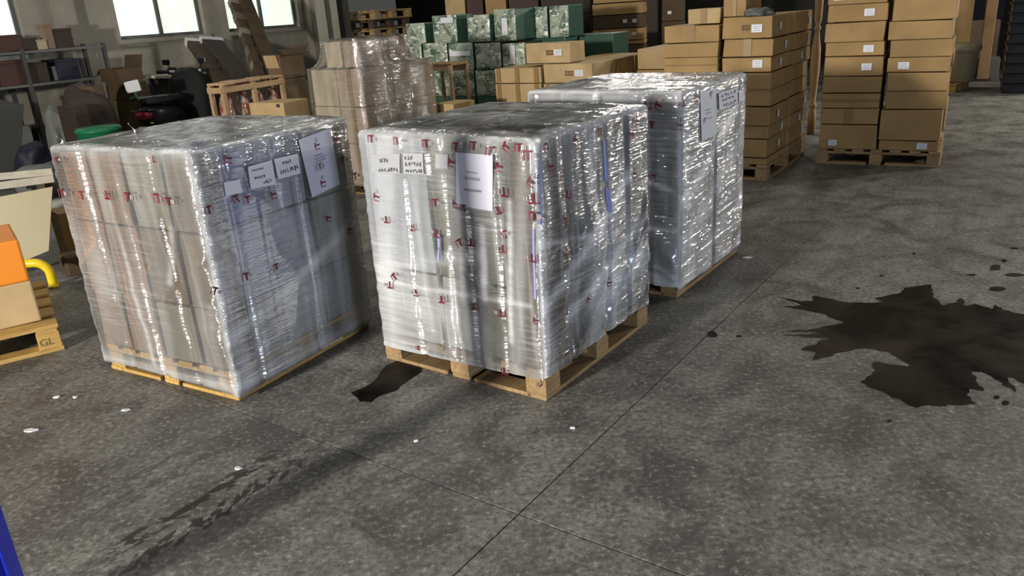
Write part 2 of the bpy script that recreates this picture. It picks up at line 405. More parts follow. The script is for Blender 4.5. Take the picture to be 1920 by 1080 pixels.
# pilasters on the wall
for (ul, ur) in ((96, 140), (575, 600)):
    s0, s1 = wall_s(ul)[0], wall_s(ur)[0]
    wallbox(MB(), s0, s1, 0, 6.3, 0, .16, bev=.01).build('pilaster', M['plaster'], wl)
for k, (s0, s1) in enumerate(sw):
    fr = MB(); g = .05
    for a0, a1, b0, b1 in ((s0, s1, zs, zs + g), (s0, s1, zt - g, zt), (s0, s0 + g, zs + g, zt - g), (s1 - g, s1, zs + g, zt - g), ((s0 + s1) / 2 - .03, (s0 + s1) / 2 + .03, zs + g, zt - g)):
        wallbox(fr, a0, a1, b0, b1, -.16, -.09)
    f = tag(fr.build('window_%d' % (k + 1), M['grey_metal']), ['bright window at the left edge above the metal shelf', 'bright two pane window above the parked scooter', 'bright window behind the leaning wrapped bundle'][k], kind='structure')
    for a0, a1 in ((s0 + g, (s0 + s1) / 2 - .03), ((s0 + s1) / 2 + .03, s1 - g)):
        wallbox(MB(), a0, a1, zs + g, zt - g, -.135, -.12).build('pane', M['pane'], f)
    wallbox(MB(), s0 - .05, s1 + .05, zs - .06, zs, -.09, .05, bev=.006).build('window_sill', M['plaster'], f)
# far dark end of the hall
P2 = WP + EA * s_end
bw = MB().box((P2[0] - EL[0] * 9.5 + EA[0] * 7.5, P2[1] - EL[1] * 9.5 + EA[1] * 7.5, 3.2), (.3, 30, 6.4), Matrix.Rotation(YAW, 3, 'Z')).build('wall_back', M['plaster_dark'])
tag(bw, 'dark far wall behind the stacked goods', kind='structure')
rc = MB()
rc.box((0, 0, 6.5), (46, 46, .12), Matrix.Rotation(YAW, 3, 'Z'))
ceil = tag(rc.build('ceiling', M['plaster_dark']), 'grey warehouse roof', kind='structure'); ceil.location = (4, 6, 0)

# ------------------------------------------------------------------ pallets and cartons
def pallet(label, P, yaw, wd, dp, mat='pallet', group=None, H=.14, name='wooden_pallet'):
    """P near corner, wd along the left axis, dp along the receding axis"""
    a, l = axes(yaw); c = np.array(P[:2]) + a * dp / 2 + l * wd / 2
    t = thing(name, label, 'pallet', (c[0], c[1], 0), yaw, group); m = M[mat]
    b1, bk, b2, b3 = .02, H - .062, .02, .022
    j = lambda: rnd.uniform(-.004, .004)
    for y in (-wd / 2 + .05, 0, wd / 2 - .05): MB().box((0, y + j(), b1 / 2), (dp, .1, b1), bev=.003).build('bottom_board', m, t)
    for x in (-dp / 2 + .05, dp / 2 - .05):
        for yy in (-1, 1): MB().box((x, yy * (wd / 4 - .0), b1 / 2), (.1, wd / 2 - .16, b1 - .001), bev=.003).build('bottom_board', m, t)
    for x in (-dp / 2 + .06, 0, dp / 2 - .06):
        for y in (-wd / 2 + .055, 0, wd / 2 - .055): MB().box((x + j(), y + j(), b1 + bk / 2), (.115, .105, bk), bev=.004).build('block', m, t)
        MB().box((x, 0, b1 + bk + b2 / 2), (.1, wd, b2), bev=.003).build('stringer', m, t)
    n = 7
    for k in range(n):
        y = -wd / 2 + .048 + k * (wd - .096) / (n - 1)
        MB().box((j(), y, H - b3 / 2), (dp, .095, b3), bev=.003).build('deck_board', m, t)
    return t
def carton(label, P, yaw, wd, dp, z0, h, mat='kraft', group=None, tape='v', labels=(), marks=(), cat='carton', name='carton', jit=.011, seam=False):
    a, l = axes(yaw); c = np.array(P[:2]) + a * dp / 2 + l * wd / 2
    t = thing(name, label, cat, (c[0], c[1], z0), yaw, group)
    bm = bmesh.new(); bmesh.ops.create_cube(bm, size=1)
    for q in bm.verts:
        q.co = Vector((q.co.x * (dp - .004) + rnd.uniform(-jit, 0) * np.sign(q.co.x), q.co.y * (wd - .006) + rnd.uniform(-jit, 0) * np.sign(q.co.y), (q.co.z + .5) * h - (rnd.uniform(0, jit) if q.co.z > 0 else 0)))
    bmesh.ops.bevel(bm, geom=bm.edges[:], offset=min(.007, h * .06), segments=2, affect='EDGES', profile=.55)
    me = bpy.data.meshes.new('body'); bm.to_mesh(me); bm.free(); me.materials.append(M[mat])
    b = bpy.data.objects.new('body', me); COL.objects.link(b); b.parent = t
    fx = -dp / 2 - .0005
    if tape == 'v':
        m = MB(); m.box((fx + .001, 0, h / 2), (.003, min(.07, wd * .16), h * .97)); m.build('tape', M['tape'], t)
    elif tape == 'h':
        m = MB(); m.box((fx + .001, 0, h / 2), (.003, wd * .985, .045)); m.build('tape', M['tape'], t)
    elif tape == 'vv':
        for y in (-.40, 0, .40): MB().box((fx + .001, y * wd, h / 2), (.003, .055, h * .97)).build('tape', M['tape'], t)
    if seam:
        MB().box((-dp / 2 - .0006, 0, h * seam), (.004, wd * .97, .006)).build('flap_seam', M['mark'], t)
        MB().box((0, -wd / 2 - .0006, h * seam), (dp * .97, .004, .006)).build('flap_seam', M['mark'], t)
    for face, sy, sz, lw, lh in labels:
        m = MB(); q = MB()
        if face == 'f':
            y = wd / 2 - sy * wd; m.box((fx - .001, y, sz * h), (.003, lw, lh))
            for k in range(3): q.box((fx - .003, y, sz * h + lh * (.25 - .25 * k)), (.001, lw * (.7 - .15 * (k % 2)), lh * .07))
        else:
            x = -dp / 2 + sy * dp; m.box((x, -wd / 2 - .0015, sz * h), (lw, .003, lh))
            for k in range(3): q.box((x, -wd / 2 - .0035, sz * h + lh * (.25 - .25 * k)), (lw * (.7 - .15 * (k % 2)), .001, lh * .07))
        o = m.build('shipping_label', M['white_paper'], t); o['label'] = 'white printed sticker'; q.build('label_print', M['faint_print'], o)
    for sy, sz, mw, mh in marks:
        q = MB(); y = wd / 2 - sy * wd
        for k in (-1, 0, 1):
            for zz in (-1, 1): q.box((fx, y + k * mw * .36, sz * h + zz * mh * .25), (.002, mw * .26, mh * .4))
        q.build('printed_mark', M['mark'], t)
    return t
def front_rect(P, l, ul, ur, vt, vb):
    """pixel rectangle on an upright front plane -> s of right end, width, z bottom, z top (s grows to the left)"""
    vm = (vt + vb) / 2; s0 = on_plane(ur, vm, P, l)[0]; s1 = on_plane(ul, vm, P, l)[0]; um = (ul + ur) / 2
    return s0, s1 - s0, on_plane(um, vb, P, l)[1], on_plane(um, vt, P, l)[1]

# ------------------------------------------------------------------ the three film wrapped loads
LOADS = {
    'A': dict(P=np.array([-1.256, 3.146]), yaw=R(59.7), w=.985, d=1.0, h=1.137),
    'B': dict(P=np.array([.121, 2.965]), yaw=R(53.6), w=.985, d=1.02, h=1.125),
    'C': dict(P=np.array([.932, 4.071]), yaw=R(53.6), w=.985, d=1.01, h=1.138)}
def under(k, e):
    L = LOADS[k]; a, l = axes(L['yaw']); return L['P'] + a * e + l * e, L['yaw'], L['w'] - 2 * e, L['d'] - 2 * e
class Wrap:
    def __init__(s, key, mat, seed, zbot, bulge=.012, seams=((), ()), diags=(), inset=.012, prof=None):
        L = LOADS[key]; s.L = L; s.a, s.l = axes(L['yaw']); s.seed = seed; s.bulge = bulge; s.seams = seams; s.diags = diags
        s.spots = []; s.zb = zbot; s.zt = L['h']; s.ins = inset; s.flat = []; s.P = L['P']; s.w = L['w']; s.d = L['d']; s.mat = mat
    def f2s(s, face, u, v):
        dirv = s.l if face == 'L' else s.a
        # plane of the film face, pushed in by the inset
        off = (s.a if face == 'L' else s.l) * s.ins
        ss, z = on_plane(u, v, s.P + off, dirv); return ss, z
    def disp(s, face, sv, z):
        """outward relief of the film at face coordinate (m) and height"""
        sd = s.seed + {'L': 0, 'R': 5, 'X': 9, 'Y': 13}[face]; W = s.w if face in 'LX' else s.d
        q = np.clip(sv / W, 0, 1); tz = np.clip((z - s.zb) / (s.zt - s.zb), 0, 1)
        D = s.bulge * (4 * q * (1 - q)) ** .5 * (vn(sv * 2.2, z * 2, sd) - .35) * 1.6
        for c in s.seams[0 if face in 'LX' else 1]: D = D - .013 * np.exp(-((sv - c - .012 * (vn(z * 3, 0, sd) - .5)) / .016) ** 2) * (.35 + .9 * vn(z * 3.1, c * 7, sd))
        fold = vn(sv * 17, z * 1.5, sd + 1); D = D + .008 * np.clip(fold - .55, 0, 1) ** 1.2 * 2 * (.3 + tz)
        fold2 = vn(sv * 34, z * 2.3 + sv * 3, sd + 2); D = D + .005 * np.clip(fold2 - .5, 0, 1) * vn(sv * 2, z * 2, sd + 3)
        for (ang, fr, amp, z0, z1) in s.diags:
            ca, sa = math.cos(ang), math.sin(ang); along = sv * ca + z * sa; acr = -sv * sa + z * ca
            r = vn(acr * fr, along * 1.3, sd + 4); rid = np.clip(1 - np.abs(2 * r - 1) * 1.7, 0, 1) ** 2
            msk = np.clip((vn(along * 1.1 + 4, acr * 2.1, sd + 6) - .32) * 3, 0, 1) * np.clip((z - z0) / .12, 0, 1) * np.clip((z1 - z) / .12, 0, 1)
            D = D + amp * rid * msk
        fl_ = np.zeros_like(D)
        for (fc, s0, s1, z0, z1) in s.flat:
            if fc == face: fl_ = np.maximum(fl_, np.clip((sv - s0 + .03) / .03, 0, 1) * np.clip((s1 - sv + .03) / .03, 0, 1) * np.clip((z - z0 + .03) / .03, 0, 1) * np.clip((z1 - z + .03) / .03, 0, 1))
        return D * (1 - fl_) + fl_ * .004
    def milk(s, face, sv, z):
        """how bunched the film is: rim, corners, bottom hem and the pulled bands listed in spots (face, (s0, z0), (s1, z1), width, amount)"""
        W = s.w if face in 'LX' else s.d; e = np.minimum(sv, W - sv); sd = s.seed + (50 if face == 'L' else 60)
        m = .55 * np.exp(-np.maximum(s.zt - z, 0) / .022) + .40 * np.exp(-e / .016) * (.3 + vn(z * 9, e * 20, sd)) + .35 * np.exp(-np.maximum(z - s.zb - .03, 0) / .03)
        for (fc, p, q, wd, am) in s.spots:
            if fc != face: continue
            p = np.array(p); q = np.array(q); d = q - p; L2 = d @ d; t = np.clip(((sv - p[0]) * d[0] + (z - p[1]) * d[1]) / L2, 0, 1)
            r = np.hypot(sv - p[0] - t * d[0], z - p[1] - t * d[1]); m = m + am * np.exp(-(r / wd) ** 2) * (.5 + vn(sv * 6, z * 6, sd + 1))
        return m
    def pt(s, face, sv, z, off=0.0):
        sv = np.asarray(sv, float); z = np.asarray(z, float); D = s.disp(face, sv, z) + off - s.ins
        if face == 'L': X = s.P[None] + sv[:, None] * s.l[None] - D[:, None] * s.a[None]
        else: X = s.P[None] + sv[:, None] * s.a[None] - D[:, None] * s.l[None]
        return np.column_stack([X, z])
    def build(s, label, name='stretch_wrap'):
        step = .0085; hid = .06; rho = .022
        segs = []
        for face, W, st in (('L', s.w, step), ('R', s.d, step), ('X', s.w, hid), ('Y', s.d, hid)):
            n = int(W / st); segs.append((face, W, np.linspace(0, 1, n, endpoint=False)))
        zr = np.arange(s.zb, s.zt - .012, step)
        rings = [(s.zb + .004, .03, True)] + [(z, 0, True) for z in zr] + [(s.zt - .004, .006, False), (s.zt, .02, False)] + [(s.zt, .02 + i, False) for i in np.arange(.014, min(s.w, s.d) / 2 - .02, .014)]
        V = []; UV = []; MK = []
        for (z, ins, side) in rings:
            for face, W, q in segs:
                Wi = W - 2 * s.ins - 2 * ins
                base = s.ins + ins
                # walk counter: L from left corner to front corner, R front to right, X right to back, Y back to left
                sv = q * W
                loc = base + .3 * rho + q * (Wi - .6 * rho)
                # corner rounding
                e = np.minimum(loc - base, Wi - (loc - base)) - .3 * rho; rd = .3 * rho * np.clip(1 - e / rho, 0, 1) ** 2
                zz = np.full_like(q, z)
                if side:
                    bot = s.zb_face(face, sv); zz = np.maximum(zz, bot) if z > s.zb + .006 else bot
                    svf = (s.w - sv) if face == 'L' else sv
                    D = s.disp(face, svf, zz) * np.clip(e / .03, 0.15, 1) * np.clip((s.zt - z) / .03, .2, 1)
                    D = D + np.exp(-e / .03) * (.009 * vn(zz * 34, svf * 40, s.seed + 70) - .003) + .010 * np.exp(-(s.zt - z) / .03) * (vn(svf * 30, zz * 30, s.seed + 71) - .4)
                    MK.append(s.milk(face, svf, zz)); z_out = zz
                else:
                    MK.append(.55 * np.exp(-ins / .03) + 1.1 * np.clip(vn(q * 9 + ins * 12, np.full_like(q, ins * 22), s.seed + 80) - .45, 0, 1) + np.zeros_like(q))
                    D = np.zeros_like(q); z_out = zz
                dep = base + rd - D
                if face == 'L': x, y = dep, s.w - loc
                elif face == 'R': x, y = loc, dep
                elif face == 'X': x, y = s.d - dep, loc
                else: x, y = s.d - loc, s.w - dep
                if not side:
                    am = min(1, (ins - .004) / .05)
                    relief = .016 * (vn(x * 5, y * 5, s.seed + 20) - .4) + .014 * np.clip(vn(x * 14 + y * 5, y * 3 - x * 2, s.seed + 21) - .5, 0, 1) + .008 * np.clip(vn(x * 6 - y * 22, y * 3 + x, s.seed + 23) - .5, 0, 1)
                    z_out = zz + relief * am + .008 * np.exp(-ins / .05) * (vn(x * 30, y * 30, s.seed + 72) - .4)
                X = s.P[None] + x[:, None] * s.a[None] + y[:, None] * s.l[None]
                V.append(np.column_stack([X, z_out]))
                off = {'L': 0, 'R': 3.1, 'X': 6.2, 'Y': 9.3}[face]
                UV.append(np.column_stack([off + ((s.w - sv) if face == 'L' else sv), zz]) if side else np.column_stack([x + 20, y * 1.0 + 7]))
        N = sum(len(q) for _, _, q in segs); V = np.concatenate(V); UV = np.concatenate(UV); nr = len(rings)
        F = []
        for i in range(nr - 1):
            for k in range(N): F.append((i * N + k, i * N + (k + 1) % N, (i + 1) * N + (k + 1) % N, (i + 1) * N + k))
        F.append(tuple((nr - 1) * N + k for k in range(N)))
        c = s.P + s.a * s.d / 2 + s.l * s.w / 2
        me = bpy.data.meshes.new(name); Vl = V - np.array([c[0], c[1], 0]); me.from_pydata(Vl.tolist(), [], F)
        uvl = me.uv_layers.new(name='UVMap'); li = np.empty(len(me.loops), int); me.loops.foreach_get('vertex_index', li)
        film_attrs(me, UV, s.seed, np.concatenate(MK))
        uvl.data.foreach_set('uv', UV[li].ravel()); me.polygons.foreach_set('use_smooth', [True] * len(me.polygons)); me.materials.append(M[s.mat]); me.update()
        o = bpy.data.objects.new(name, me); COL.objects.link(o); o.location = (c[0], c[1], 0); tag(o, label, 'stretch wrap'); s.o = o; s.c = c
        return o
    def zb_face(s, face, sv):
        t = sv / (s.w if face in 'LX' else s.d)
        lo = s.low.get(face, (s.zb, s.zb)); z = lo[0] * (1 - t) + lo[1] * t
        return z + .014 * (vn(sv * 4, 1.0, s.seed + 31) - .5)
    def local(s, pts): return (np.asarray(pts) - np.array([s.c[0], s.c[1], 0])).tolist()
    def patch(s, name, face, corners, mat, off=.0045, n=8, th=.0008, parent=None):
        """a sheet laid on the film; corners in pixels TL TR BR BL"""
        c = [np.array(s.f2s(face, u, v)) for u, v in corners]; g = np.linspace(0, 1, n + 1); S = []
        for j in g:
            for i in g: S.append((c[0] * (1 - i) + c[1] * i) * (1 - j) + (c[3] * (1 - i) + c[2] * i) * j)
        S = np.array(S); P = s.pt(face, S[:, 0], S[:, 1], off); Q = s.pt(face, S[:, 0], S[:, 1], off - th)
        m = MB(); nn = (n + 1) ** 2; fs = []
        for j in range(n):
            for i in range(n):
                k = j * (n + 1) + i; fs.append((k, k + n + 1, k + n + 2, k + 1)); fs.append(tuple(nn + q for q in (k, k + 1, k + n + 2, k + n + 1)))
        m.add(s.local(np.vstack([P, Q])), fs); o = m.build(name, mat, parent or s.o)
        return o, c
    def strokes(s, name, face, c, lines, mat, parent, wd=.0022, off=.0062):
        """writing on a sheet: polylines in sheet coordinates (0..1 right, 0..1 down)"""
        m = MB()
        for ln in lines:
            pts = np.array([(c[0] * (1 - i) + c[1] * i) * (1 - j) + (c[3] * (1 - i) + c[2] * i) * j for i, j in ln])
            for p, q in zip(pts[:-1], pts[1:]):
                d = q - p; L = np.linalg.norm(d)
                if L < 1e-6: continue
                nrm = np.array([-d[1], d[0]]) / L * wd / 2; e = d / L * wd * .3
                quad = np.array([p - e + nrm, p - e - nrm, q + e - nrm, q + e + nrm]); m.add(s.local(s.pt(face, quad[:, 0], quad[:, 1], off)), [(0, 1, 2, 3)])
        o = m.build(name, mat, parent); o['kind'] = 'stuff'; return o
    def logos(s, face, items, size=.034):
        """the red IT mark printed along the tape, each print a piece of its own"""
        for it in items:
            mT = MB(); u, v = it[0], it[1]; ang = R(it[2]) if len(it) > 2 else 0.0; sz = size * (it[3] if len(it) > 3 else 1)
            cs = s.f2s(face, u, v)
            for x0, y0, x1, y1, mi in ((-.62, -.5, -.50, .5, 1), (-.38, .30, .42, .5, 0), (-.09, -.5, .13, .3, 0), (.50, -.2, .72, .22, 2), (.80, -.2, .98, .22, 2)):
                ca, sa = math.cos(ang), math.sin(ang); q = np.array([(x0, y0), (x1, y0), (x1, y1), (x0, y1)]) * sz
                sx = q[:, 0] * ca - q[:, 1] * sa; zz = q[:, 0] * sa + q[:, 1] * ca
                s_ = cs[0] + (sx if face == 'R' else -sx); P = s.pt(face, s_, cs[1] + zz, .0060); mT.add(s.local(P), [(0, 1, 2, 3)] if face == 'R' else [(3, 2, 1, 0)], mi)
            mT.build('printed_logo', [M['red_logo'], M['red_logo2'], M['pink_print']], s.o)

def load_grid(key, slabs, layers, labelfmt, group, where):
    """cartons under the film. slabs: list of (a0, a1, [l splits], material)"""
    L = LOADS[key]; a, l = axes(L['yaw']); e = .03; Wd = L['w'] - 2 * e; Dp = L['d'] - 2 * e; zb, zt = .142, L['h'] - .022
    for si, (a0, a1, sp, mat) in enumerate(slabs):
        for ti, (t0, t1) in enumerate(zip(sp[:-1], sp[1:])):
            for k, (q0, q1) in enumerate(zip(layers[:-1], layers[1:])):
                if a0 > .05 and t0 > .05 and k < len(layers) - 2: continue
                P = L['P'] + a * (e + a0 * Dp) + l * (e + t0 * Wd)
                lay = {0: 'bottom', len(layers) - 2: 'top'}.get(k, 'middle')
                row = 'front' if si == 0 else ('back' if si == len(slabs) - 1 else ORD[si])
                mt = mat if isinstance(mat, str) else (mat[ti] if isinstance(mat[ti], str) else mat[ti][k])
                carton('%s carton, %s layer, %s row, %s from its right' % (where, lay, row, ORD[ti]), P, L['yaw'], (t1 - t0) * Wd - .004, (a1 - a0) * Dp - .004, zb + q0 * (zt - zb), (q1 - q0) * (zt - zb) - .001, mt, group, tape=None, cat='carton', jit=.012)

# ---- load A: left, kraft panels on its left side
PA = pallet('yellow wooden pallet under the left wrapped load', *under('A', 0.035), 'pallet_yellow')
load_grid('A', [(0, .14, [0, .22, .5, .76, 1], [('brown_grey', 'brown_grey', 'brown_grey'), ('beige_grey', 'brown_grey', 'beige_grey'), 'kraft_pink', 'kraft_pink']), (.14, .38, [0, .5, 1], [('darkgrey', 'bluegrey', 'blue_print'), 'greywhite']), (.38, .68, [0, .5, 1], [('greywhite', 'bluegrey', 'bluegrey'), 'greywhite']), (.68, 1, [0, .5, 1], [('darkgrey', 'olive_grey', 'olive_grey'), 'greywhite'])], [0, .30, .66, 1], '', 'cartons under film on the left pallet', 'left wrapped load')
A = Wrap('A', 'film_a', 1, .05, seams=((.25, .5, .74), (.16, .56)), diags=((R(20), 9, .011, .02, .55), (R(-35), 7, .008, .35, 1.1), (R(70), 6, .008, .1, 1.0)))
A.low = {'L': (.055, .04), 'R': (.03, .035), 'X': (.05, .05), 'Y': (.05, .05)}
for fc, cs in (('R', [(557, 262), (617, 240), (635, 345), (583, 370)]), ('R', [(462, 313), (507, 300), (515, 345), (468, 355)]), ('R', [(511, 298), (556, 288), (561, 325), (519, 336)]), ('R', [(417, 342), (446, 336), (452, 360), (421, 368)])):
    q = np.array([A.f2s(fc, *c) for c in cs]); A.flat.append((fc, q[:, 0].min(), q[:, 0].max(), q[:, 1].min(), q[:, 1].max()))
A.spots = [('R', (.0, .30), (1.0, .62), .035, .5), ('R', (.02, .10), (.6, .34), .12, .3), ('R', (.15, .75), (.2, .2), .03, .3), ('R', (.0, 1.0), (.05, .1), .05, .4), ('L', (.60, .9), (.56, .1), .014, .35), ('L', (.95, .75), (.8, .5), .12, .15), ('L', (.2, .8), (.3, .55), .02, .3), ('L', (.05, .45), (.08, .1), .03, .25), ('R', (.4, .75), (.55, .6), .08, .25)]
A.build('clear stretch film around the left load with brownish side and three paper slips')
def scrib(rng, x0, x1, y, amp, n):
    return [(x0 + (x1 - x0) * i / n + rng.uniform(-.012, .012), y + rng.uniform(-amp, amp)) for i in range(n + 1)]
rg = random.Random(4)
def glyphs(x0, x1, y, h, n):
    out = []; w_ = (x1 - x0) / n
    for i in range(n):
        c_ = x0 + (i + .5) * w_
        for k in range(3): out.append([(c_ + rg.uniform(-.4, .4) * w_, y + rg.uniform(-.5, .5) * h), (c_ + rg.uniform(-.4, .4) * w_, y + rg.uniform(-.5, .5) * h), (c_ + rg.uniform(-.4, .4) * w_, y + rg.uniform(-.5, .5) * h)])
    return out
o, c = A.patch('paper_sheet', 'R', [(557, 262), (617, 240), (635, 345), (583, 370)], M['cool_paper'], n=10); o['label'] = 'tall white printed sheet'
A.strokes('printed_lines', 'R', c, [scrib(rg, .36, .58, .36, .004, 5), scrib(rg, .32, .66, .41, .004, 6), scrib(rg, .32, .66, .46, .004, 6), [(.30, .50), (.30, .60)], [(.34, .50), (.56, .50)], [(.34, .60), (.56, .60)]], M['faint_print'], o, .006)
o, c = A.patch('paper_slip', 'R', [(462, 313), (507, 300), (515, 345), (468, 355)], M['white_paper']); o['label'] = 'white slip with handwriting'
A.strokes('handwriting', 'R', c, glyphs(.12, .6, .22, .08, 7) + glyphs(.18, .62, .56, .12, 7) + glyphs(.50, .85, .80, .15, 5), M['print'], o, .0022)
o, c = A.patch('paper_slip', 'R', [(511, 298), (556, 288), (561, 325), (519, 336)], M['white_paper']); o['label'] = 'white slip with bold handwritten figures'
A.strokes('handwriting', 'R', c, glyphs(.30, .66, .27, .18, 4) + glyphs(.12, .42, .70, .2, 3) + glyphs(.44, .94, .66, .26, 5), M['print'], o, .0028)
o, c = A.patch('paper_slip', 'R', [(417, 342), (446, 336), (452, 360), (421, 368)], M['white_paper']); o['label'] = 'small blank white slip'
for (u, v, hgt) in ((246, 236, .06), (112, 262, .04)):
    q = at(u, v, 3.9 if u > 200 else 3.75); m = MB(); nseg = 7; vs_ = []
    for i in range(nseg + 1):
        f = i / nseg; vs_ += [(.012 * math.sin(f * 5) - .006 * (1 - f), .004 * f, f * hgt), (.012 * math.sin(f * 5) + .009 * (1 - f), -.006, f * hgt)]
    m.add([(q[0] - A.c[0] + x, q[1] - A.c[1] + y, 1.128 + z) for x, y, z in vs_], [(2 * i, 2 * i + 1, 2 * i + 3, 2 * i + 2) for i in range(nseg)]); m.build('film_tail', M['white_paper'], A.o, smooth=True)
A.logos('R', [(424, 297, 80), (388, 393), (440, 372, 20), (458, 374), (508, 364, 90), (613, 408, 90), (640, 300), (632, 260, 90), (513, 500, 10), (459, 518), (400, 545, -30), (592, 272, 90), (597, 312), (603, 342, 90), (662, 330), (655, 430, 80)])
A.logos('L', [(118, 362, 0, 1.2), (158, 365, 0, 1.2), (203, 365, 180, 1.2), (244, 368, 0, 1.2), (298, 371, 0, 1.3), (322, 376, 0, 1.1), (110, 300, 10, .9), (292, 297, 180, .9)])

# ---- load B: middle
PB = pallet('wooden pallet under the middle wrapped load', *under('B', 0.02))
load_grid('B', [(0, .33, [0, .17, .42, .60, 1], [('brown_grey', 'brown_grey'), ('beige_grey', 'beige_grey'), ('lightgrey', 'beige_grey'), ('lightgrey', 'white_blue')]), (.33, .66, [0, .5, 1], 'deep_grey'), (.66, 1, [0, .5, 1], 'deep_grey')], [0, .36, 1], '', 'cartons under film on the middle pallet', 'middle wrapped load')
B = Wrap('B', 'film_b', 2, .06, seams=((.19, .35, .47, .70), (.22, .56, .78)), diags=((R(38), 11, .014, .02, .80), (R(8), 10, .006, .1, .5), (R(52), 5, .010, .3, .95)))
B.low = {'L': (.075, .10), 'R': (.115, .125), 'X': (.1, .1), 'Y': (.1, .1)}
shB = [[(857, 285), (926, 290), (926, 395), (858, 385)], [(698, 290), (752, 288), (752, 325), (698, 322)], [(757, 287), (795, 287), (797, 326), (759, 325)], [(819, 288), (842, 289), (842, 316), (819, 315)]]
for cs in shB:
    q = np.array([B.f2s('L', *c) for c in cs]); B.flat.append(('L', q[:, 0].min(), q[:, 0].max(), q[:, 1].min(), q[:, 1].max()))
pB = lambda f, u, v: tuple(B.f2s(f, u, v))
B.spots = [('R', pB('R', 1010, 590), pB('R', 1115, 430), .03, .45), ('R', pB('R', 1115, 430), pB('R', 1180, 330), .035, .8), ('R', pB('R', 1060, 600), pB('R', 1215, 400), .03, .4), ('R', pB('R', 1120, 560), pB('R', 1225, 470), .09, .45), ('R', pB('R', 1010, 460), pB('R', 1130, 435), .014, .4),
    ('L', pB('L', 730, 480), pB('L', 760, 640), .14, .45), ('L', pB('L', 800, 570), pB('L', 900, 640), .10, .35), ('L', pB('L', 720, 290), pB('L', 730, 480), .10, .22), ('L', pB('L', 905, 430), pB('L', 912, 560), .018, .7), ('L', pB('L', 860, 400), pB('L', 870, 560), .02, .5), ('L', pB('L', 960, 380), pB('L', 962, 640), .016, .7), ('L', pB('L', 700, 500), pB('L', 900, 480), .03, .35), ('L', pB('L', 700, 520), pB('L', 1000, 575), .012, .4)]
B.build('clear stretch film with red IT marks around the middle load')
o, c = B.patch('paper_sheet', 'L', shB[0], M['cool_paper'], n=10); o['label'] = 'tall pale lilac printed sheet'
B.strokes('printed_lines', 'L', c, [scrib(rg, .28, .58, .34, .006, 7), scrib(rg, .24, .66, .44, .006, 8), scrib(rg, .24, .66, .465, .006, 8), scrib(rg, .24, .70, .66, .008, 12), scrib(rg, .24, .70, .675, .008, 12)], M['faint_print'], o, .006)
o, c = B.patch('paper_slip', 'L', shB[1], M['slip']); o['label'] = 'grey-white slip with faint handwriting'
B.strokes('handwriting', 'L', c, glyphs(.28, .62, .32, .26, 4) + glyphs(.25, .55, .82, .24, 3) + glyphs(.58, .95, .82, .26, 4), M['print'], o, .0026)
o, c = B.patch('paper_slip', 'L', shB[2], M['slip']); o['label'] = 'grey-white slip with three handwritten lines'
B.strokes('handwriting', 'L', c, glyphs(.08, .5, .22, .2, 3) + glyphs(.1, .92, .52, .2, 6) + glyphs(.12, .96, .85, .18, 8), M['print'], o, .003)
o, c = B.patch('paper_slip', 'L', shB[3], M['slip']); o['label'] = 'small blank slip'
B.logos('L', [(697, 260), (745, 264), (798, 269), (855, 275), (888, 273), (919, 283), (950, 274, 60), (975, 276), (991, 291, 0, 1.2), (848, 303, 80), (855, 381, 80), (872, 390), (935, 394, 200), (944, 360, 180, 1.2), (936, 312, 80), (708, 368, 80), (726, 411, 180), (773, 426, 180), (815, 380), (819, 438, 160), (862, 455, 30), (882, 456, 180), (941, 468, 180), (946, 440, 20), (1000, 372, 180, 1.3), (1002, 405, 0, 1.1), (999, 483, 180, 1.1), (997, 340, 60), (742, 518, 40), (734, 533, 180), (782, 548, 180), (831, 560, 180), (890, 574, 180), (940, 586, 180), (947, 694, 180), (1006, 600, 90, .8), (786, 652, 0, .7)])
B.logos('R', [(1022, 274, 20), (1075, 262, 60), (1120, 247, 10), (1160, 235), (1193, 226, 60), (1048, 330, 80), (1052, 408, 80), (1060, 470, 170), (1189, 326, 80), (1060, 364, 170), (1184, 256, 0), (1140, 530, 90, .8), (1098, 560, 70, .8), (1058, 582, 180, .8), (1010, 716, 170), (1028, 312, 90)])
for fc, seg in (('R', [(1127, 262), (1133, 262), (1138, 340), (1132, 340)]), ('R', [(1134, 352), (1140, 352), (1142, 398), (1136, 398)]), ('L', [(999, 430), (1003, 430), (1006, 560), (1002, 560)]), ('R', [(1006, 300), (1009, 300), (1010, 420), (1007, 420)]), ('L', [(820, 440), (824, 440), (825, 490), (821, 490)])):
    B.patch('blue_strip', fc, seg, M['blue_strip'], n=3, off=.003)

# ---- load C: right rear
PC = pallet('wooden pallet under the rear wrapped load', *under('C', 0.028))
load_grid('C', [(0, .5, [0, .5, 1], 'greywhite'), (.5, 1, [0, .5, 1], 'greywhite')], [0, .34, .67, 1], '', 'cartons under film on the rear pallet', 'rear wrapped load')
C = Wrap('C', 'film_c', 3, .06, seams=((.17, .5), (.5,)), diags=((R(36), 8, .016, .05, .95), (R(30), 16, .008, .0, .7)))
C.low = {'L': (.08, .07), 'R': (.055, .05), 'X': (.1, .1), 'Y': (.1, .1)}
shC = [[(1310, 172), (1340, 165), (1341, 252), (1313, 265)], [(1345, 175), (1380, 163), (1381, 193), (1346, 206)], [(1383, 172), (1392, 169), (1392, 188), (1383, 191)]]
for cs in shC:
    q = np.array([C.f2s('R', *c) for c in cs]); C.flat.append(('R', q[:, 0].min(), q[:, 0].max(), q[:, 1].min(), q[:, 1].max()))
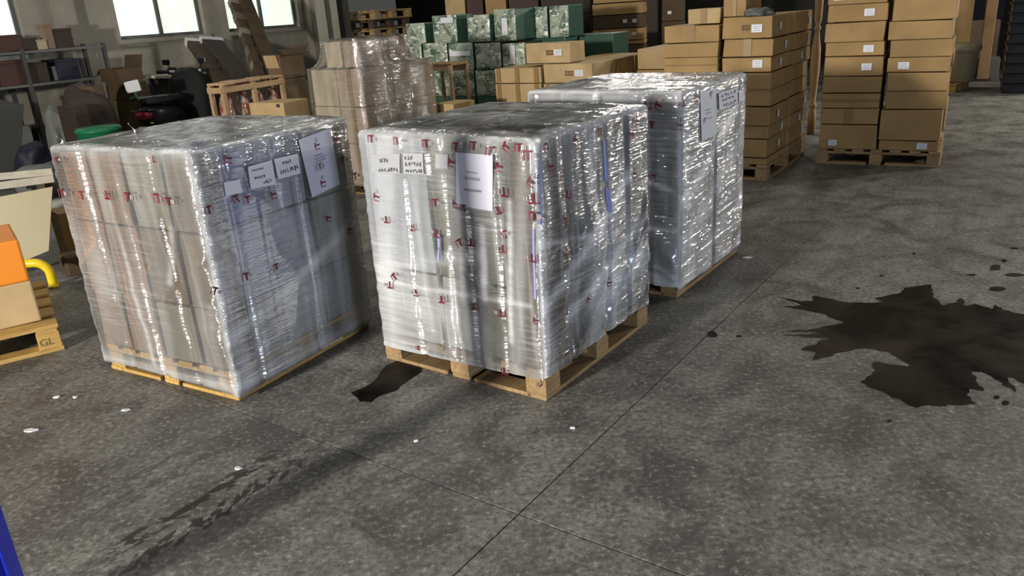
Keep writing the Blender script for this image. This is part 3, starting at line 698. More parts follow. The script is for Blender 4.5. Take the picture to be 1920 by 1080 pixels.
C.spots = [('R', (.05, .55), (.95, 1.0), .04, .55), ('R', (.05, .3), (.95, .75), .06, .5), ('R', (.1, .12), (.95, .35), .05, .35), ('L', (.05, .62), (.2, .66), .015, .6), ('L', (.0, .4), (.3, .4), .012, .6), ('L', (.0, .1), (.3, .1), .05, .6)]
C.build('silvery stretch film around the rear load with a hanging white sheet')
o, c = C.patch('paper_sheet', 'R', shC[0], M['white_paper'], n=10); o['label'] = 'tall white printed sheet'
C.strokes('printed_lines', 'R', c, [scrib(rg, .3, .62, .40, .004, 5), scrib(rg, .3, .62, .47, .004, 5), scrib(rg, .2, .7, .58, .006, 6)], M['faint_print'], o, .006)
o, c = C.patch('paper_slip', 'R', shC[1], M['white_paper']); o['label'] = 'white slip with handwriting'
C.strokes('handwriting', 'R', c, glyphs(.1, .9, .22, .2, 5) + glyphs(.15, .8, .5, .16, 5) + glyphs(.2, .9, .82, .2, 6), M['print'], o, .0035)
o, c = C.patch('paper_slip', 'R', shC[2], M['white_paper']); o['label'] = 'small blank white slip'
C.logos('L', [(1213, 198, 180, 1.2), (1236, 197, 70, 1.2), (1222, 234, 0, 1.1), (1226, 333, 0, 1.0)])
C.logos('R', [(1280, 193, 180, 1.1), (1303, 182, 60, 1.2), (1276, 235, 80, 1.2), (1330, 177, 30, .8), (1318, 226, 20, .8), (1397, 156, 90), (1319, 282, 90, .8)])

# ------------------------------------------------------------------ marks on the floor
def floor_patch(pts, z=.0022, jag=0.0, seed=0):
    rr = random.Random(seed); out = []
    for i, p in enumerate(pts):
        q = pts[(i + 1) % len(pts)]; L = math.hypot(q[0] - p[0], q[1] - p[1]); n = max(1, int(L / .022)) if jag else 1
        for k in range(n):
            t = k / n; out.append((p[0] * (1 - t) + q[0] * t + (rr.uniform(-jag, jag) if k else 0), p[1] * (1 - t) + q[1] * t + (rr.uniform(-jag, jag) if k else 0)))
    bm = bmesh.new(); vs = [bm.verts.new((x, y, z)) for x, y in out]; f = bm.faces.new(vs); bm.normal_update()
    if f.normal.z < 0: f.normal_flip()
    bmesh.ops.triangulate(bm, faces=[f]); 
    ex = bmesh.ops.extrude_face_region(bm, geom=bm.faces[:])
    for e in ex['geom']:
        if isinstance(e, bmesh.types.BMVert): e.co.z = .0004
    bmesh.ops.recalc_face_normals(bm, faces=bm.faces[:])
    bm.verts.index_update(); v = [q.co.copy() for q in bm.verts]; fc = [[q.index for q in f.verts] for f in bm.faces]; bm.free(); return v, fc
def px_patch(name, label, cat, pix, mat, jag=.006, seed=0, group=None):
    pts = [tuple(fl(u, v)[:2]) for u, v in pix]; v, f = floor_patch(pts, jag=jag, seed=seed)
    o = MB().add(v, f).build(name, mat); return tag(o, label, cat, group)
zz = [(410,350),(520,372),(600,375),(625,345),(700,360),(760,378),(850,382),(950,385),(1010,378),(960,358),(1110,328),(1130,300),(1200,290),(1280,282),(1285,350),(1340,400),(1400,385),(1440,358),(1465,375),(1468,402),(1520,390),(1620,420),(1640,395),(1680,425),(1740,440),(1800,450),(1950,470),(2050,560),(2040,760),(1960,870),(1800,838),(1740,805),(1690,800),(1755,885),(1640,815),(1560,772),(1500,772),(1575,880),(1490,868),(1475,900),(1530,950),(1450,960),(1270,960),(1200,975),(1120,940),(1010,885),(930,860),(880,825),(950,790),(945,720),(1010,725),(1080,735),(1160,745),(1100,700),(1040,660),(970,650),(900,640),(830,650),(760,665),(690,690),(610,710),(625,660),(545,650),(640,604),(700,584),(590,578),(450,567),(600,560),(680,549),(600,547),(465,541),(620,532),(700,512),(790,500),(740,478),(690,452),(600,432),(425,405),(560,400),(520,382)]
px_patch('wet_patch', 'large dark oily wet patch splashed across the floor at right', 'puddle', [(1320 + x / 3, 440 + y / 3) for x, y in zz], M['wet'], .010, 1)
zz = [(165,105),(240,75),(290,40),(320,0),(350,-40),(420,-70),(540,-70),(540,-10),(500,20),(440,60),(400,95),(320,120),(270,155),(210,150),(185,120)]
px_patch('wet_patch', 'small dark wet patch beside the middle pallet', 'puddle', [(600 + x / 2.842, 700 + y / 2.842) for x, y in zz], M['wet'], .005, 2)
for k, (x, y, wx, wy) in enumerate(((1640, 185, 34, 20), (1745, 78, 20, 6), (1690, 148, 18, 8), (1750, 228, 60, 9), (1650, 306, 55, 14), (1505, 226, 28, 5), (1645, 915, 18, 12), (1695, 948, 20, 12), (1180, 106, 10, 5), (1000, 232, 12, 4), (45, 560, 34, 18), (195, 572, 18, 5), (1040, 1050, 14, 8), (865, 302, 14, 5))):
    pix = [(1320 + (x + wx * math.cos(a) * rnd.uniform(.7, 1.2)) / 3, 440 + (y + wy * math.sin(a) * rnd.uniform(.7, 1.2)) / 3) for a in np.linspace(0, 2 * math.pi, 9)[:-1]]
    px_patch('wet_spot', 'dark drip spot %s among the scattered drips, counted from the upper right' % ORDX[k], 'puddle', pix, M['wet'], 0, k, 'drips round the large wet patch')
for k, (u, v, r) in enumerate(((58, 808, .03), (236, 770, .02), (446, 880, .016), (107, 746, .016), (142, 746, .016), (1402, 484, .03), (1074, 804, .012), (780, 829, .01))):
    c = fl(u, v)[:2]; m = MB(); n = 7
    top = [(r * math.cos(i * 2 * math.pi / n) * rnd.uniform(.6, 1.2), .6 * r * math.sin(i * 2 * math.pi / n) * rnd.uniform(.6, 1.2), .004 + rnd.uniform(0, .006)) for i in range(n)]
    m.add(top + [(x, y, .0015) for x, y, z in top], [tuple(range(n)), tuple(range(2 * n - 1, n - 1, -1))] + [(i, i + n, (i + 1) % n + n, (i + 1) % n) for i in range(n)])
    o = m.build('paper_scrap', M['white_paper']); o.location = (c[0], c[1], 0); tag(o, ['largest pale scrap on the floor at the far left', 'pale scrap on the floor in front of the left load', 'pale chip lying on the dark tyre track', 'tiny pale scrap nearest the left edge pallet', 'tiny pale scrap between two others left of the left load', 'pale scrap right of the rear load', 'tiny pale chip in front of the middle pallet corner', 'tiny pale chip on the floor below the small wet patch'][k], 'scrap', 'pale scraps on the floor')

# ------------------------------------------------------------------ stack M behind the rear load, stack D at the right
GK = 'brown cartons on the rear pallets'
MP = fl(1437, 340)[:2]; YM = R(55.3); ma, ml = axes(YM)
pallet('wooden pallet under the centre right carton stack', MP, YM, 1.10, 1.28)
ucor = lambda v: 1437 + (340 - v) * .125
zM = lambda v: on_plane(ucor(v), v, MP, ml)[1]
vr = [325, 297, 262, 237, 200, 135, 105, 70, 27]
zr = [.141] + [zM(v) for v in vr[1:]]
wR = on_plane(1352, 60, MP, ml)[0]
lab_rows = {2: ('f', .25, .5, .085, .06), 5: ('f', .74, .62, .085, .06), 7: ('f', .70, .42, .09, .065)}
lab_rows = {2: [('f', .32, .5, .085, .065)], 5: [('f', .73, .55, .085, .065)], 7: [('f', .70, .45, .09, .065)]}
for k in range(len(zr) - 1):
    h = zr[k + 1] - zr[k]
    for dk in (0, 1):
        P = MP + ma * (dk * .645 + .005 + rnd.uniform(-.008, .008)) + ml * rnd.uniform(-.012, .012)
        labs = list(lab_rows.get(k, [])) if dk == 0 else []
        if k not in (4, 0): labs.append(('s', rnd.uniform(.35, .8), .5, .05, .06))
        carton('brown carton %s from the pallet, %s end of the centre right stack, right column' % (ORD[k], ('front', 'rear')[dk]), P, YM, wR - .01, .635, zr[k], h - .002, 'kraft', GK, tape='v' if k in (6, 3) else None, labels=labs, marks=[(.48, .5, .07, .05)] if (k == 7 and dk == 0) else (), seam=.5 if k in (4,) else False)
vl = [137, 108, 80, 47]
LP = MP + ml * (wR + .02); zl = [.141]
zc = lambda u, v: on_plane(u, v, MP, ml)[1]
zv = [zc(1290, v) for v in vl]; n_low = 5
zl = [.141 + (zv[0] - .141) * i / n_low for i in range(n_low)] + zv
wL = on_plane(1240, 65, MP, ml)[0] - wR - .03
for k in range(len(zl) - 1):
    for dk in ((0, 1) if k == len(zl) - 2 else (0,)):
        carton('brown carton %s from the pallet, %s end of the centre right stack, left column' % (ORD[k], ('front', 'rear')[dk]), LP + ma * (.01 + dk * .645 + rnd.uniform(-.008, .008)), YM, wL, .635, zl[k], zl[k + 1] - zl[k] - .002, 'kraft', GK, tape='v' if k >= n_low + 2 else None, seam=.5 if k == n_low else False)
s0, wd_, zb_, zt_ = front_rect(MP + ma * .12, ml, 1287, 1352, 6, 35)
carton('pale carton lying on top of the left column of the centre right stack', MP + ma * .12 + ml * s0, YM, wd_, .45, zl[-1] , zt_ - zb_, 'kraft_pale', GK)
s1, wd_, zb_, zt_ = front_rect(MP + ma * .12, ml, 1354, 1400, 2, 27)
carton('brown carton lying on top between the columns of the centre right stack', MP + ma * .12 + ml * s1, YM, wd_, .45, max(zr[-1], zl[-1]) , .17, 'kraft', GK)
# crumpled dark rag on the top right
q = at(1428, 22, MP[1] + .12)
m = MB(); bm = bmesh.new(); bmesh.ops.create_icosphere(bm, subdivisions=3, radius=1)
for v in bm.verts:
    nz = float(vn(v.co.x * 4.3 + 3, v.co.y * 4.3 + v.co.z * 3, 5)); v.co *= .45 + 1.0 * nz; v.co.x *= .13; v.co.y *= .07; v.co.z = max(v.co.z, -.3) * .045 + .0135
bm.verts.index_update(); m.add([v.co for v in bm.verts], [[x.index for x in f.verts] for f in bm.faces]); bm.free()
pp = MP + ml * .16 + ma * .12; o = m.build('plastic_rag', M['grey_metal'], smooth=True); o.location = (pp[0], pp[1], zr[-1]); o.rotation_euler = (0, 0, R(20)); tag(o, 'crumpled grey plastic on top of the centre right stack', 'rag')

DP = fl(1760, 314)[:2]; DL_ = fl(1528, 306)[:2]; YD = math.atan2(DL_[1] - DP[1], DL_[0] - DP[0]) - math.pi / 2; da, dl = axes(YD)
WD = float(np.linalg.norm(DL_ - DP))
pallet('wooden pallet under the tall right hand carton stack', DP, YD, WD, 1.02)
uL = lambda v: 1585; zDl = lambda v: on_plane(1585 + (v - 290) * -.02, v, DP, dl)[1]; zDr = lambda v: on_plane(1705 + (v - 290) * -.06, v, DP, dl)[1]
cols = {'left': ([287, 233, 203, 174, 143, 105, 79, 41, 8, -30, -70, -105], zDl, WD * .502, WD * .485, {0: [('f', .25, .25, .075, .055)], 4: [('f', .72, .45, .085, .06)], 5: [('f', .73, .5, .085, .06)], 7: [('f', .70, .5, .085, .06)], 8: [('f', .2, .4, .085, .06)]}),
        'right': ([293, 264, 205, 171, 135, 107, 74, 38, -8, -48, -95], zDr, .0, WD * .485, {0: [('f', .72, .5, .085, .055)], 4: [('f', .28, .45, .09, .06)]})}
for cn, (vs, zf, off, wd_, lab) in cols.items():
    zs_ = [.141] + [zf(v) for v in vs[1:]]
    for k in range(len(zs_) - 1):
        for dk in ((0, 1) if cn == 'right' else (0,)):
            sh = rnd.uniform(-.02, .012) if cn == 'right' else rnd.uniform(-.006, .006)
            carton('brown carton %s from the pallet, %s end of tall right stack, %s column' % (ORD[k], ('front', 'rear')[dk], cn), DP + dl * (off + sh + .005) + da * (.005 + dk * .51 + rnd.uniform(-.006, .01)), YD, wd_, .5, zs_[k], zs_[k + 1] - zs_[k] - .002, 'kraft', GK, tape='v' if rnd.random() < .25 else None, labels=lab.get(k, []) if dk == 0 else (), seam=.5 if (cn == 'left' and k in (2,)) else False)
# turned wooden post between the two stacks
q = fl(1520, 275)[:2]; bp = at(1528, 130, q[1] + .75); m = MB()
prof = [(.03, 0), (.03, .25), (.018, .28), (.03, .32), (.03, .34), (.018, .36), (.026, .5), (.036, .75), (.034, .95), (.02, 1.08), (.016, 1.14), (.026, 1.17), (.016, 1.2), (.028, 1.26), (.03, 1.5), (.026, 1.75)]
m.lathe([(r * 1.45, z) for r, z in prof], n=16); o = m.build('turned_post', M['tan_wood'], smooth=True); o.location = (bp[0], bp[1], 0); tag(o, 'pale turned wooden post standing between the two tall carton stacks', 'post')

# ------------------------------------------------------------------ low cartons G and green packages N
GP = at(1111, 159, 8.6)[:2]; YG = R(56); ga, gl = axes(YG)
def gbox(label, ul, ur, vt, vb, dp, mat='kraft', back=0.0, z0=None, plane=GP, ax=(ga, gl), yaw=YG, **kw):
    s0, wd_, zb_, zt_ = front_rect(plane + ax[0] * back, ax[1], ul, ur, vt, vb)
    z0 = zb_ if z0 is None else z0
    carton(label, plane + ax[0] * back + ax[1] * s0, yaw, wd_, dp, z0, zt_ - z0 - .002, mat, kw.pop('group', GK), **kw); return zt_
pallet('wooden pallet under the low carton pile', GP + gl * .01, YG, 1.25, 1.25)
z1 = front_rect(GP, gl, 925, 1013, 127, 156)[2]
kk = 0
for k in range(3):
    for cidx, (ul, ur) in enumerate(((926, 1014), (1017, 1111))):
        gz0 = .141 + (z1 - .141) * k / 3; s0, wd_, _, _ = front_rect(GP, gl, ul, ur, 127, 156)
        carton('pale brown carton %s from the floor at the %s of the low pile' % (ORD[k], ('left', 'right')[cidx]), GP + gl * s0, YG, wd_, .6, gz0, (z1 - .141) / 3 - .002, 'kraft_pale', GK, tape='vv')
za = gbox('pale brown taped carton at the left of the low pile, upper row', 926, 1014, 127, 156, .6, 'kraft_pale', z0=z1, tape='vv')
zb2 = gbox('pale brown carton with white sticker at the right of the low pile, upper row', 1017, 1111, 119, 156, .6, 'kraft_pale', z0=z1, tape=None, labels=[('f', .74, .5, .1, .065)], marks=[(.54, .5, .1, .06)])
gbox('pale carton with sticker lying on top of the low carton pile', 984, 1069, 80, 112, .36, 'kraft_pale', back=.08, z0=max(za, zb2), tape=None, labels=[('f', .73, .52, .1, .065)], marks=[(.55, .52, .09, .06)])
# row going back along the right side of G
for k in range(2):
    Pq = GP + ga * (.62 + k * .46)
    s0, wd_, zb_, zt_ = front_rect(GP, gl, 1017, 1111, 119, 156)
    for kz in range(2):
        zz0 = .141 if kz == 0 else (.141 + zb2) / 2
        carton('brown carton %s behind the low pile front, %s level' % (ORD[k], ('lower', 'upper')[kz]), Pq + gl * s0, YG, wd_, .45, zz0, (zb2 - .141) / 2 - .002, 'kraft', GK, tape=None, labels=[('s', .5, .5, .06, .07)] if kz else ())
# flat cartons and a torn one to the right of G
RP = GP + ga * .95 - gl * .02
pallet('wooden pallet under the flat cartons behind the rear load', RP - gl * .95, YG, .92, .9)
z_t = on_plane(1180, 92, RP, gl)[1]
for k in range(4):
    zz0 = .141 + (z_t - .141) * k / 4
    carton('flat brown carton %s from the floor between low pile and centre stack' % ORD[k], RP - gl * (.94 + .01 * k), YG, .9, .85, zz0, (z_t - .141) / 4 - .002, 'kraft' if k < 3 else 'kraft_pale', GK, tape='v')
o = carton('torn open brown carton on the flat cartons behind the rear load', RP - gl * .92 + ga * .02, YG, .36, .3, z_t, .13, 'kraft_dark', GK, tape=None)

GN = 'green film-wrapped packages'
NP = at(900, 80, 10.2)[:2]; YN = R(58); na, nl = axes(YN)
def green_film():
    n = NT('painted_glint_green_film'); c = n.coord('Object', rnd_off=True)
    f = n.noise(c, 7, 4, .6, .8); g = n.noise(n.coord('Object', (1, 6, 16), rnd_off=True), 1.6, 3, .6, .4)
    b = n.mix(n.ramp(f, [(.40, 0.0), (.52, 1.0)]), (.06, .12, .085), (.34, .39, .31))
    b = n.mix(n.ramp(g, [(.57, 0.0), (.64, .9)]), b, (.80, .82, .70))  # pale streaks paint glints into the base colour
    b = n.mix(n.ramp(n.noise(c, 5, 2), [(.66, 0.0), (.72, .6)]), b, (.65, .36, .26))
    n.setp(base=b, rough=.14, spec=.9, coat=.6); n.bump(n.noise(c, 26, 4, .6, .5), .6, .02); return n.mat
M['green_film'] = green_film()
def green_pack(label, ul, ur, vt, vb, dp=.42, back=0.0, yaw_add=0.0, z0=None, strip=False):
    s0, wd_, zb_, zt_ = front_rect(NP + na * back, nl, ul, ur, vt, vb); z0 = zb_ if z0 is None else z0; h = zt_ - z0 - .004
    c = NP + na * (back + dp / 2) + nl * (s0 + wd_ / 2)
    t = thing('green_package', label, 'package', (c[0], c[1], z0), YN + yaw_add, GN)
    MB().box((.004, 0, h / 2), (dp - .008, wd_ - .012, h), bev=.012).build('body', M['green'], t)
    n = 12; m = MB(); vs = []
    for j in range(n + 1):
        for i in range(n + 1):
            e = min(i, j, n - i, n - j); y = (i / n - .5) * (wd_ - .01); z = j / n * h
            vs.append((-dp / 2 - (0 if e == 0 else .004 + .02 * float(vn(y * 14, z * 14, ul * .1 + vt))), y, z))
    m.add(vs, [(j * (n + 1) + i, (j + 1) * (n + 1) + i, (j + 1) * (n + 1) + i + 1, j * (n + 1) + i + 1) for j in range(n) for i in range(n)])
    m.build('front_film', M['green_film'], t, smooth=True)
    if strip: MB().box((-dp / 2 - .027, wd_ * strip[0], h * strip[1]), (.004, wd_ * strip[2], h * strip[3])).build('pale_sticker', M['white_paper'], t)
    return zt_
zrow = [front_rect(NP, nl, 845, 890, 133, 180)[2], front_rect(NP, nl, 845, 890, 82, 131)[2], on_plane(860, 80, NP, nl)[1]]
pallet('wooden pallet under the green packages', NP - nl * .35, YN, 1.7, .9)
for k, (ul, ur) in enumerate(((765, 806), (808, 846), (848, 890), (892, 932), (934, 984))):
    s0, wd_, _, _ = front_rect(NP, nl, ul, ur, 133, 180); c = NP + na * .21 + nl * (s0 + wd_ / 2); hh = (zrow[0] - .141) / 2
    for lv in range(2):
        t = thing('green_package', 'green wrapped package %s from left in the %s row' % (ORD[k], ('lowest', 'second lowest')[lv]), 'package', (c[0], c[1], .141 + lv * hh), YN, GN)
        MB().box((0, 0, hh / 2 - .001), (.42, wd_ - .01, hh - .003), bev=.012).build('body', M['green'], t)
for k, (ul, ur) in enumerate(((765, 806), (808, 846), (848, 890), (892, 932), (934, 984))):
    green_pack('green film package %s from left in the row behind the trestle' % ORD[k], ul, ur, 131, 180, z0=zrow[0])
for k, (ul, ur, st) in enumerate(((745, 766, None), (768, 792, None), (794, 840, (0, .12, .7, .22)), (842, 888, (0, .62, .85, .18)), (891, 940, None), (942, 985, (0, .55, .22, .7)))):
    green_pack('green film package %s from left in the upper middle row' % ORD[k], ul, ur, 80, 131, z0=zrow[1], strip=st or False)
for k, (ul, ur, vt, back, ya, st) in enumerate(((762, 798, 43, 0, 0, None), (811, 855, 28, 0, R(3), (-.15, .82, .5, .2)), (877, 922, 27, 0, R(-4), None), (928, 974, 16, .0, R(-9), (-.05, .45, .25, .55)), (1003, 1027, 12, .35, 0, None), (1030, 1066, 10, .35, 0, None))):
    green_pack('green film package %s from left in the top row' % ORD[k], ul, ur, vt, 80 if back == 0 else 62, z0=zrow[2] + .001, back=back, yaw_add=ya, strip=st or False)
# two long plain green boxes to the right of the packages
for k, (ul, ur, vt, vb, bk) in enumerate(((986, 1060, 64, 84, .45), (1068, 1150, 56, 84, .85))):
    s0, wd_, zb_, zt_ = front_rect(NP + na * bk, nl, ul, ur, vt, vb)
    z_low = 0.0
    for lv in range(3):
        hh = (zrow[2]) / 3; carton('long plain green box, %s level, %s of the green packages' % (('bottom', 'middle', 'upper')[lv], ('right', 'far right')[k]), NP + na * bk + nl * s0, YN, wd_, (.36, .5)[k], lv * hh, hh - .002, 'green', 'plain green boxes', tape=None, cat='box', name='green_box')

# ------------------------------------------------------------------ brown stacks in the rear
TP = at(1160, 40, 12.2)[:2]; YT = R(75); ta, tl = axes(YT)
GR = 'dim cartons far behind'
vs = [84, 76, 53, 27, 4, -14]
s0 = on_plane(1208, 40, TP, tl)[0]; s1 = on_plane(1110, 40, TP, tl)[0]; zz_ = [on_plane(1160, v, TP, tl)[1] for v in vs]
zz_ = [.0, .25, .5, .75] + [z for z in zz_ if z > .8]
for k in range(len(zz_) - 1):
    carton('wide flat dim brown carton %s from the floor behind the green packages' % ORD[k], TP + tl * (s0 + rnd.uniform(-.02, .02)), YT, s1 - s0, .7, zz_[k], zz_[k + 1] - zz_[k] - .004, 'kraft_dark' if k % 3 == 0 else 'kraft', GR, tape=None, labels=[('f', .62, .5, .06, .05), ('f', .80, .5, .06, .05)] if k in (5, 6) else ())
# grey cartons left of stack M, dark post
for (ul, ur, lab) in ((1240, 1284, 'greyish'),):
    s0 = on_plane(ur, 20, TP + ta * -.6, tl)[0]; s1 = on_plane(ul, 20, TP + ta * -.6, tl)[0]
    for k in range(6):
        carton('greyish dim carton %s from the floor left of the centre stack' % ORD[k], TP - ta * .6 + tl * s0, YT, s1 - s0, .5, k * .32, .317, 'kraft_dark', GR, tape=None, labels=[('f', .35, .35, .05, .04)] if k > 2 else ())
dpz = at(1224, 40, 11.9); o = MB().box((0, 0, 1.6), (.16, .16, 3.2), bev=.01).build('steel_post', M['dark_brown']); o.location = (dpz[0], dpz[1], 0); o.rotation_euler = (0, 0, YT); MB().box((0, 0, .008), (.3, .3, .016)).build('base_plate', M['dark_metal'], o); tag(o, 'dark steel post behind the flat cartons', 'post')
# high pile behind the green packages
HP = at(900, 15, 12.8)[:2]; YH = R(72); ha, hl = axes(YH)
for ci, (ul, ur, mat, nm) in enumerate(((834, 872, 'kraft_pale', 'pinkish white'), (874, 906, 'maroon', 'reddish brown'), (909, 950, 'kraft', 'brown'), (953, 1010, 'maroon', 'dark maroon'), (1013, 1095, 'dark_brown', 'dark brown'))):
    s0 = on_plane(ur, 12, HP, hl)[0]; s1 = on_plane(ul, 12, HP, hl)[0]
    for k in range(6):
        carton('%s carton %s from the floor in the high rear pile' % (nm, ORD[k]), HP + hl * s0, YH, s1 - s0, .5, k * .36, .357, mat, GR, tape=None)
# stacked empty pallets in the dark corner
PP = at(702, 40, 13.2)[:2]
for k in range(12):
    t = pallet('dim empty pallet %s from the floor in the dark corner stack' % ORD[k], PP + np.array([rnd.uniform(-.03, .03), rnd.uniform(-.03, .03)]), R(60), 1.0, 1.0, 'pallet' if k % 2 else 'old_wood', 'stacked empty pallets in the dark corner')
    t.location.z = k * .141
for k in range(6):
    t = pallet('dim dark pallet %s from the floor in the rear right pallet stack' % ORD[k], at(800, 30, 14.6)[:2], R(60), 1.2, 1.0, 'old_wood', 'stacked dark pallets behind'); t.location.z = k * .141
# two steel stanchions at the end of the window wall
for k, (u, r, mat) in enumerate(((603, .09, 'plaster'), (622, .13, 'plaster'), (645, .12, 'plaster_dark'))):
    q = at(u, 40, 12.4 + .3 * k); m = MB().box((0, 0, 3.1), (r * 1.2, r * 1.2, 6.2), bev=.01); o = m.build('column', M[mat]); o.location = (q[0], q[1], 0); o.rotation_euler = (0, 0, YAW)
    MB().box((0, 0, .01), (r * 2.2, r * 2.2, .02)).build('base_plate', M['dark_metal'], o)
    tag(o, ['slim pale square column at the end of the window wall', 'wider pale column beside the wall end', 'darker grey column next to the dark corner'][k], 'column')

# ------------------------------------------------------------------ stepped wrapped load E
EP = at(686, 200, 7.3)[:2]; YE = R(57); ea, el = axes(YE)
def uE(u, v, face):
    return on_plane(u, v, EP, el if face == 'L' else ea)
wE = uE(578, 150, 'L')[0]; dE = uE(812, 130, 'R')[0]; zA = uE(630, 127, 'L')[1]; zB = uE(650, 74, 'L')[1]
l1 = uE(603, 95, 'L')[0]; d1 = uE(764, 85, 'R')[0]; zC = uE(806, 107, 'R')[1]
pallet('wooden pallet under the stepped wrapped carton load', EP, YE, wE, dE)
for k in range(3):
    for i in range(2):
        for j in range(3):
            carton('stepped load carton, %s layer, %s from left, %s row back' % (('bottom', 'middle', 'third')[k], ('second', 'first')[i], ORD[j]), EP + ea * (.01 + j * (dE - .02) / 3) + el * (.01 + i * (wE - .02) / 2), YE, (wE - .02) / 2 - .004, (dE - .02) / 3 - .004, .141 + k * (zA - .15) / 3, (zA - .15) / 3 - .002, ('rose_carton', 'cream_carton')[i] if j == 0 else 'umber', 'cartons in the stepped wrapped load', tape='v' if i == 0 else None, labels=[('s', .5, .55, .07, .10)] if (k == 1 and i == 0) else ())  # pale front row, dark rows behind: lit and shaded sides as colours
for i in range(2):
    for j in range(2):
        carton('stepped load top carton, %s, %s row' % (('right', 'left')[i], ('front', 'back')[j]), EP + ea * (.01 + j * (d1 - .02) / 2) + el * (.01 + i * (l1 - .02) / 2), YE, (l1 - .02) / 2 - .004, (d1 - .02) / 2 - .004, zA + .0, zB - zA - .012, ('rose_carton', 'cream_carton')[i] if j == 0 else 'umber', 'cartons in the stepped wrapped load', tape=None)  # same pale and dark split paints the light on the top cartons
rings = []
for z in np.linspace(.09, zA - .02, 24): rings.append((z, 0, wE, 0, dE))
for t in np.linspace(0, 1, 12):
    cv = 1 - (1 - t) ** 2.2; rings.append((zA - .01 + (zB - zA) * t ** 1.6, 0, wE + (l1 - wE) * cv + 0, 0, dE + (d1 - dE) * cv))
for i in np.linspace(.01, min(l1, d1) / 2 - .02, 10): rings.append((zB + .008, i, l1 - i, i, d1 - i))
V = []; UV = []; nq = 26
for (z, b0, b1, a0, a1) in rings:
    for fc in range(4):
        for q in np.arange(nq) / nq:
            x, y, nx, ny = ((a0, b1 + (b0 - b1) * q, -1, 0), (a0 + (a1 - a0) * q, b0, 0, -1), (a1, b0 + (b1 - b0) * q, 1, 0), (a1 + (a0 - a1) * q, b1, 0, 1))[fc]
            e = min(q, 1 - q); D = (.014 + .02 * float(vn((fc * 3 + q) * 9, z * 9, 40)) + .01 * float(vn((fc * 3 + q) * 20 + z * 8, z * 5, 41))) * min(1, .3 + e * 8)
            if z > zB: D = 0
            X = EP + ea * (x + nx * D) + el * (y + ny * D); V.append((X[0], X[1], z)); UV.append((fc * 2 + q, z))
N = nq * 4; F = [(i * N + k, i * N + (k + 1) % N, (i + 1) * N + (k + 1) % N, (i + 1) * N + k) for i in range(len(rings) - 1) for k in range(N)] + [tuple((len(rings) - 1) * N + k for k in range(N))]
me = bpy.data.meshes.new('stretch_wrap'); cE = EP + ea * dE / 2 + el * wE / 2; me.from_pydata([(x - cE[0], y - cE[1], z) for x, y, z in V], [], F)
uvl = me.uv_layers.new(name='UVMap'); li = np.empty(len(me.loops), int); me.loops.foreach_get('vertex_index', li); uvl.data.foreach_set('uv', np.array(UV)[li].ravel()); me.polygons.foreach_set('use_smooth', [True] * len(F)); me.materials.append(M['film_e']); film_attrs(me, np.array(UV), 44); me.update()
o = bpy.data.objects.new('stretch_wrap', me); COL.objects.link(o); o.location = (cE[0], cE[1], 0); tag(o, 'clear film over the stepped stack of pinkish cartons behind', 'stretch wrap')

# ------------------------------------------------------------------ trestle with turned legs
t0 = at(838, 150, 8.9); t = thing('turned_leg_stand', 'small wooden stand with turned legs in front of the green packages', 'stand', (t0[0], t0[1], 0), R(57))
zt_ = at(838, 117, 8.9)[2]; hw, hd = .17, .15
MB().box((0, 0, zt_ - .012), (hd * 2 + .03, hw * 2 + .04, .024), bev=.004).build('top_board', M['pallet'], t)
for sx in (-1, 1):
    MB().box((sx * hd, 0, zt_ - .05), (.022, hw * 2, .05)).build('apron_rail', M['tan_wood'], t)
    for sy in (-1, 1):
        z = zt_ - .024; MB().lathe([(.024, z), (.024, z * .88), (.014, z * .85), (.022, z * .82), (.026, z * .7), (.018, z * .5), (.024, z * .47), (.016, z * .44), (.022, z * .3), (.02, z * .1), (.018, 0)][::-1], (sx * hd, sy * hw, 0), 12).build('leg', M['tan_wood'], t, smooth=True)
q = at(850, 194, 8.2); o = MB().box((0, 0, .05), (.5, .24, .02), bev=.003)
o = carton('low pale slab carton beside the stand with turned legs', q[:2], R(57), .26, .4, 0.0, max(.2, q[2]), 'kraft_pale', tape=None)

# ------------------------------------------------------------------ crates and cartons in front of the windows
c0 = at(470, 210, 8.6)[:2]; YC = R(62); ca_, cl_ = axes(YC)
sL = on_plane(425, 180, c0, cl_)[0]; zt_ = at(430, 160, 8.6)[2]
CRP = at(424, 205, 8.6)[:2]; wC = on_plane(391, 175, CRP, cl_)[0]; dC = min(1.5, on_plane(535, 170, CRP, ca_)[0])
cc = CRP + ca_ * dC / 2 + cl_ * wC / 2; t = thing('slatted_crate', 'pale wooden slatted crate holding film-bagged red goods', 'crate', (cc[0], cc[1], 0), YC)
for sx in (-1, 0, 1):
    for sy in (-1, 1): MB().box((sx * (dC / 2 - .02), sy * (wC / 2 - .02), zt_ / 2), (.05, .04, zt_), bev=.003).build('post', M['tan_wood'], t)
for sy in (-1, 1):
    for z in (.06, zt_ * .5, zt_ - .05): MB().box((0, sy * (wC / 2 - .005), z), (dC, .018, .06), bev=.003).build('side_slat', M['tan_wood'], t)
for sx in (-1, 1):
    for z in (.06, zt_ - .05): MB().box((sx * (dC / 2 + .008), 0, z), (.018, wC, .06), bev=.003).build('end_slat', M['tan_wood'], t)
for k in range(5): MB().box((-dC / 2 + dC * (k + .5) / 5, 0, zt_ + .012 + .006 * (k % 2)), (dC / 5 - .02, wC + .03, .022), bev=.003).build('top_slat', M['tan_wood'], t)
MB().box((0, 0, .02), (dC - .02, wC - .02, .02)).build('base_board', M['tan_wood'], t)
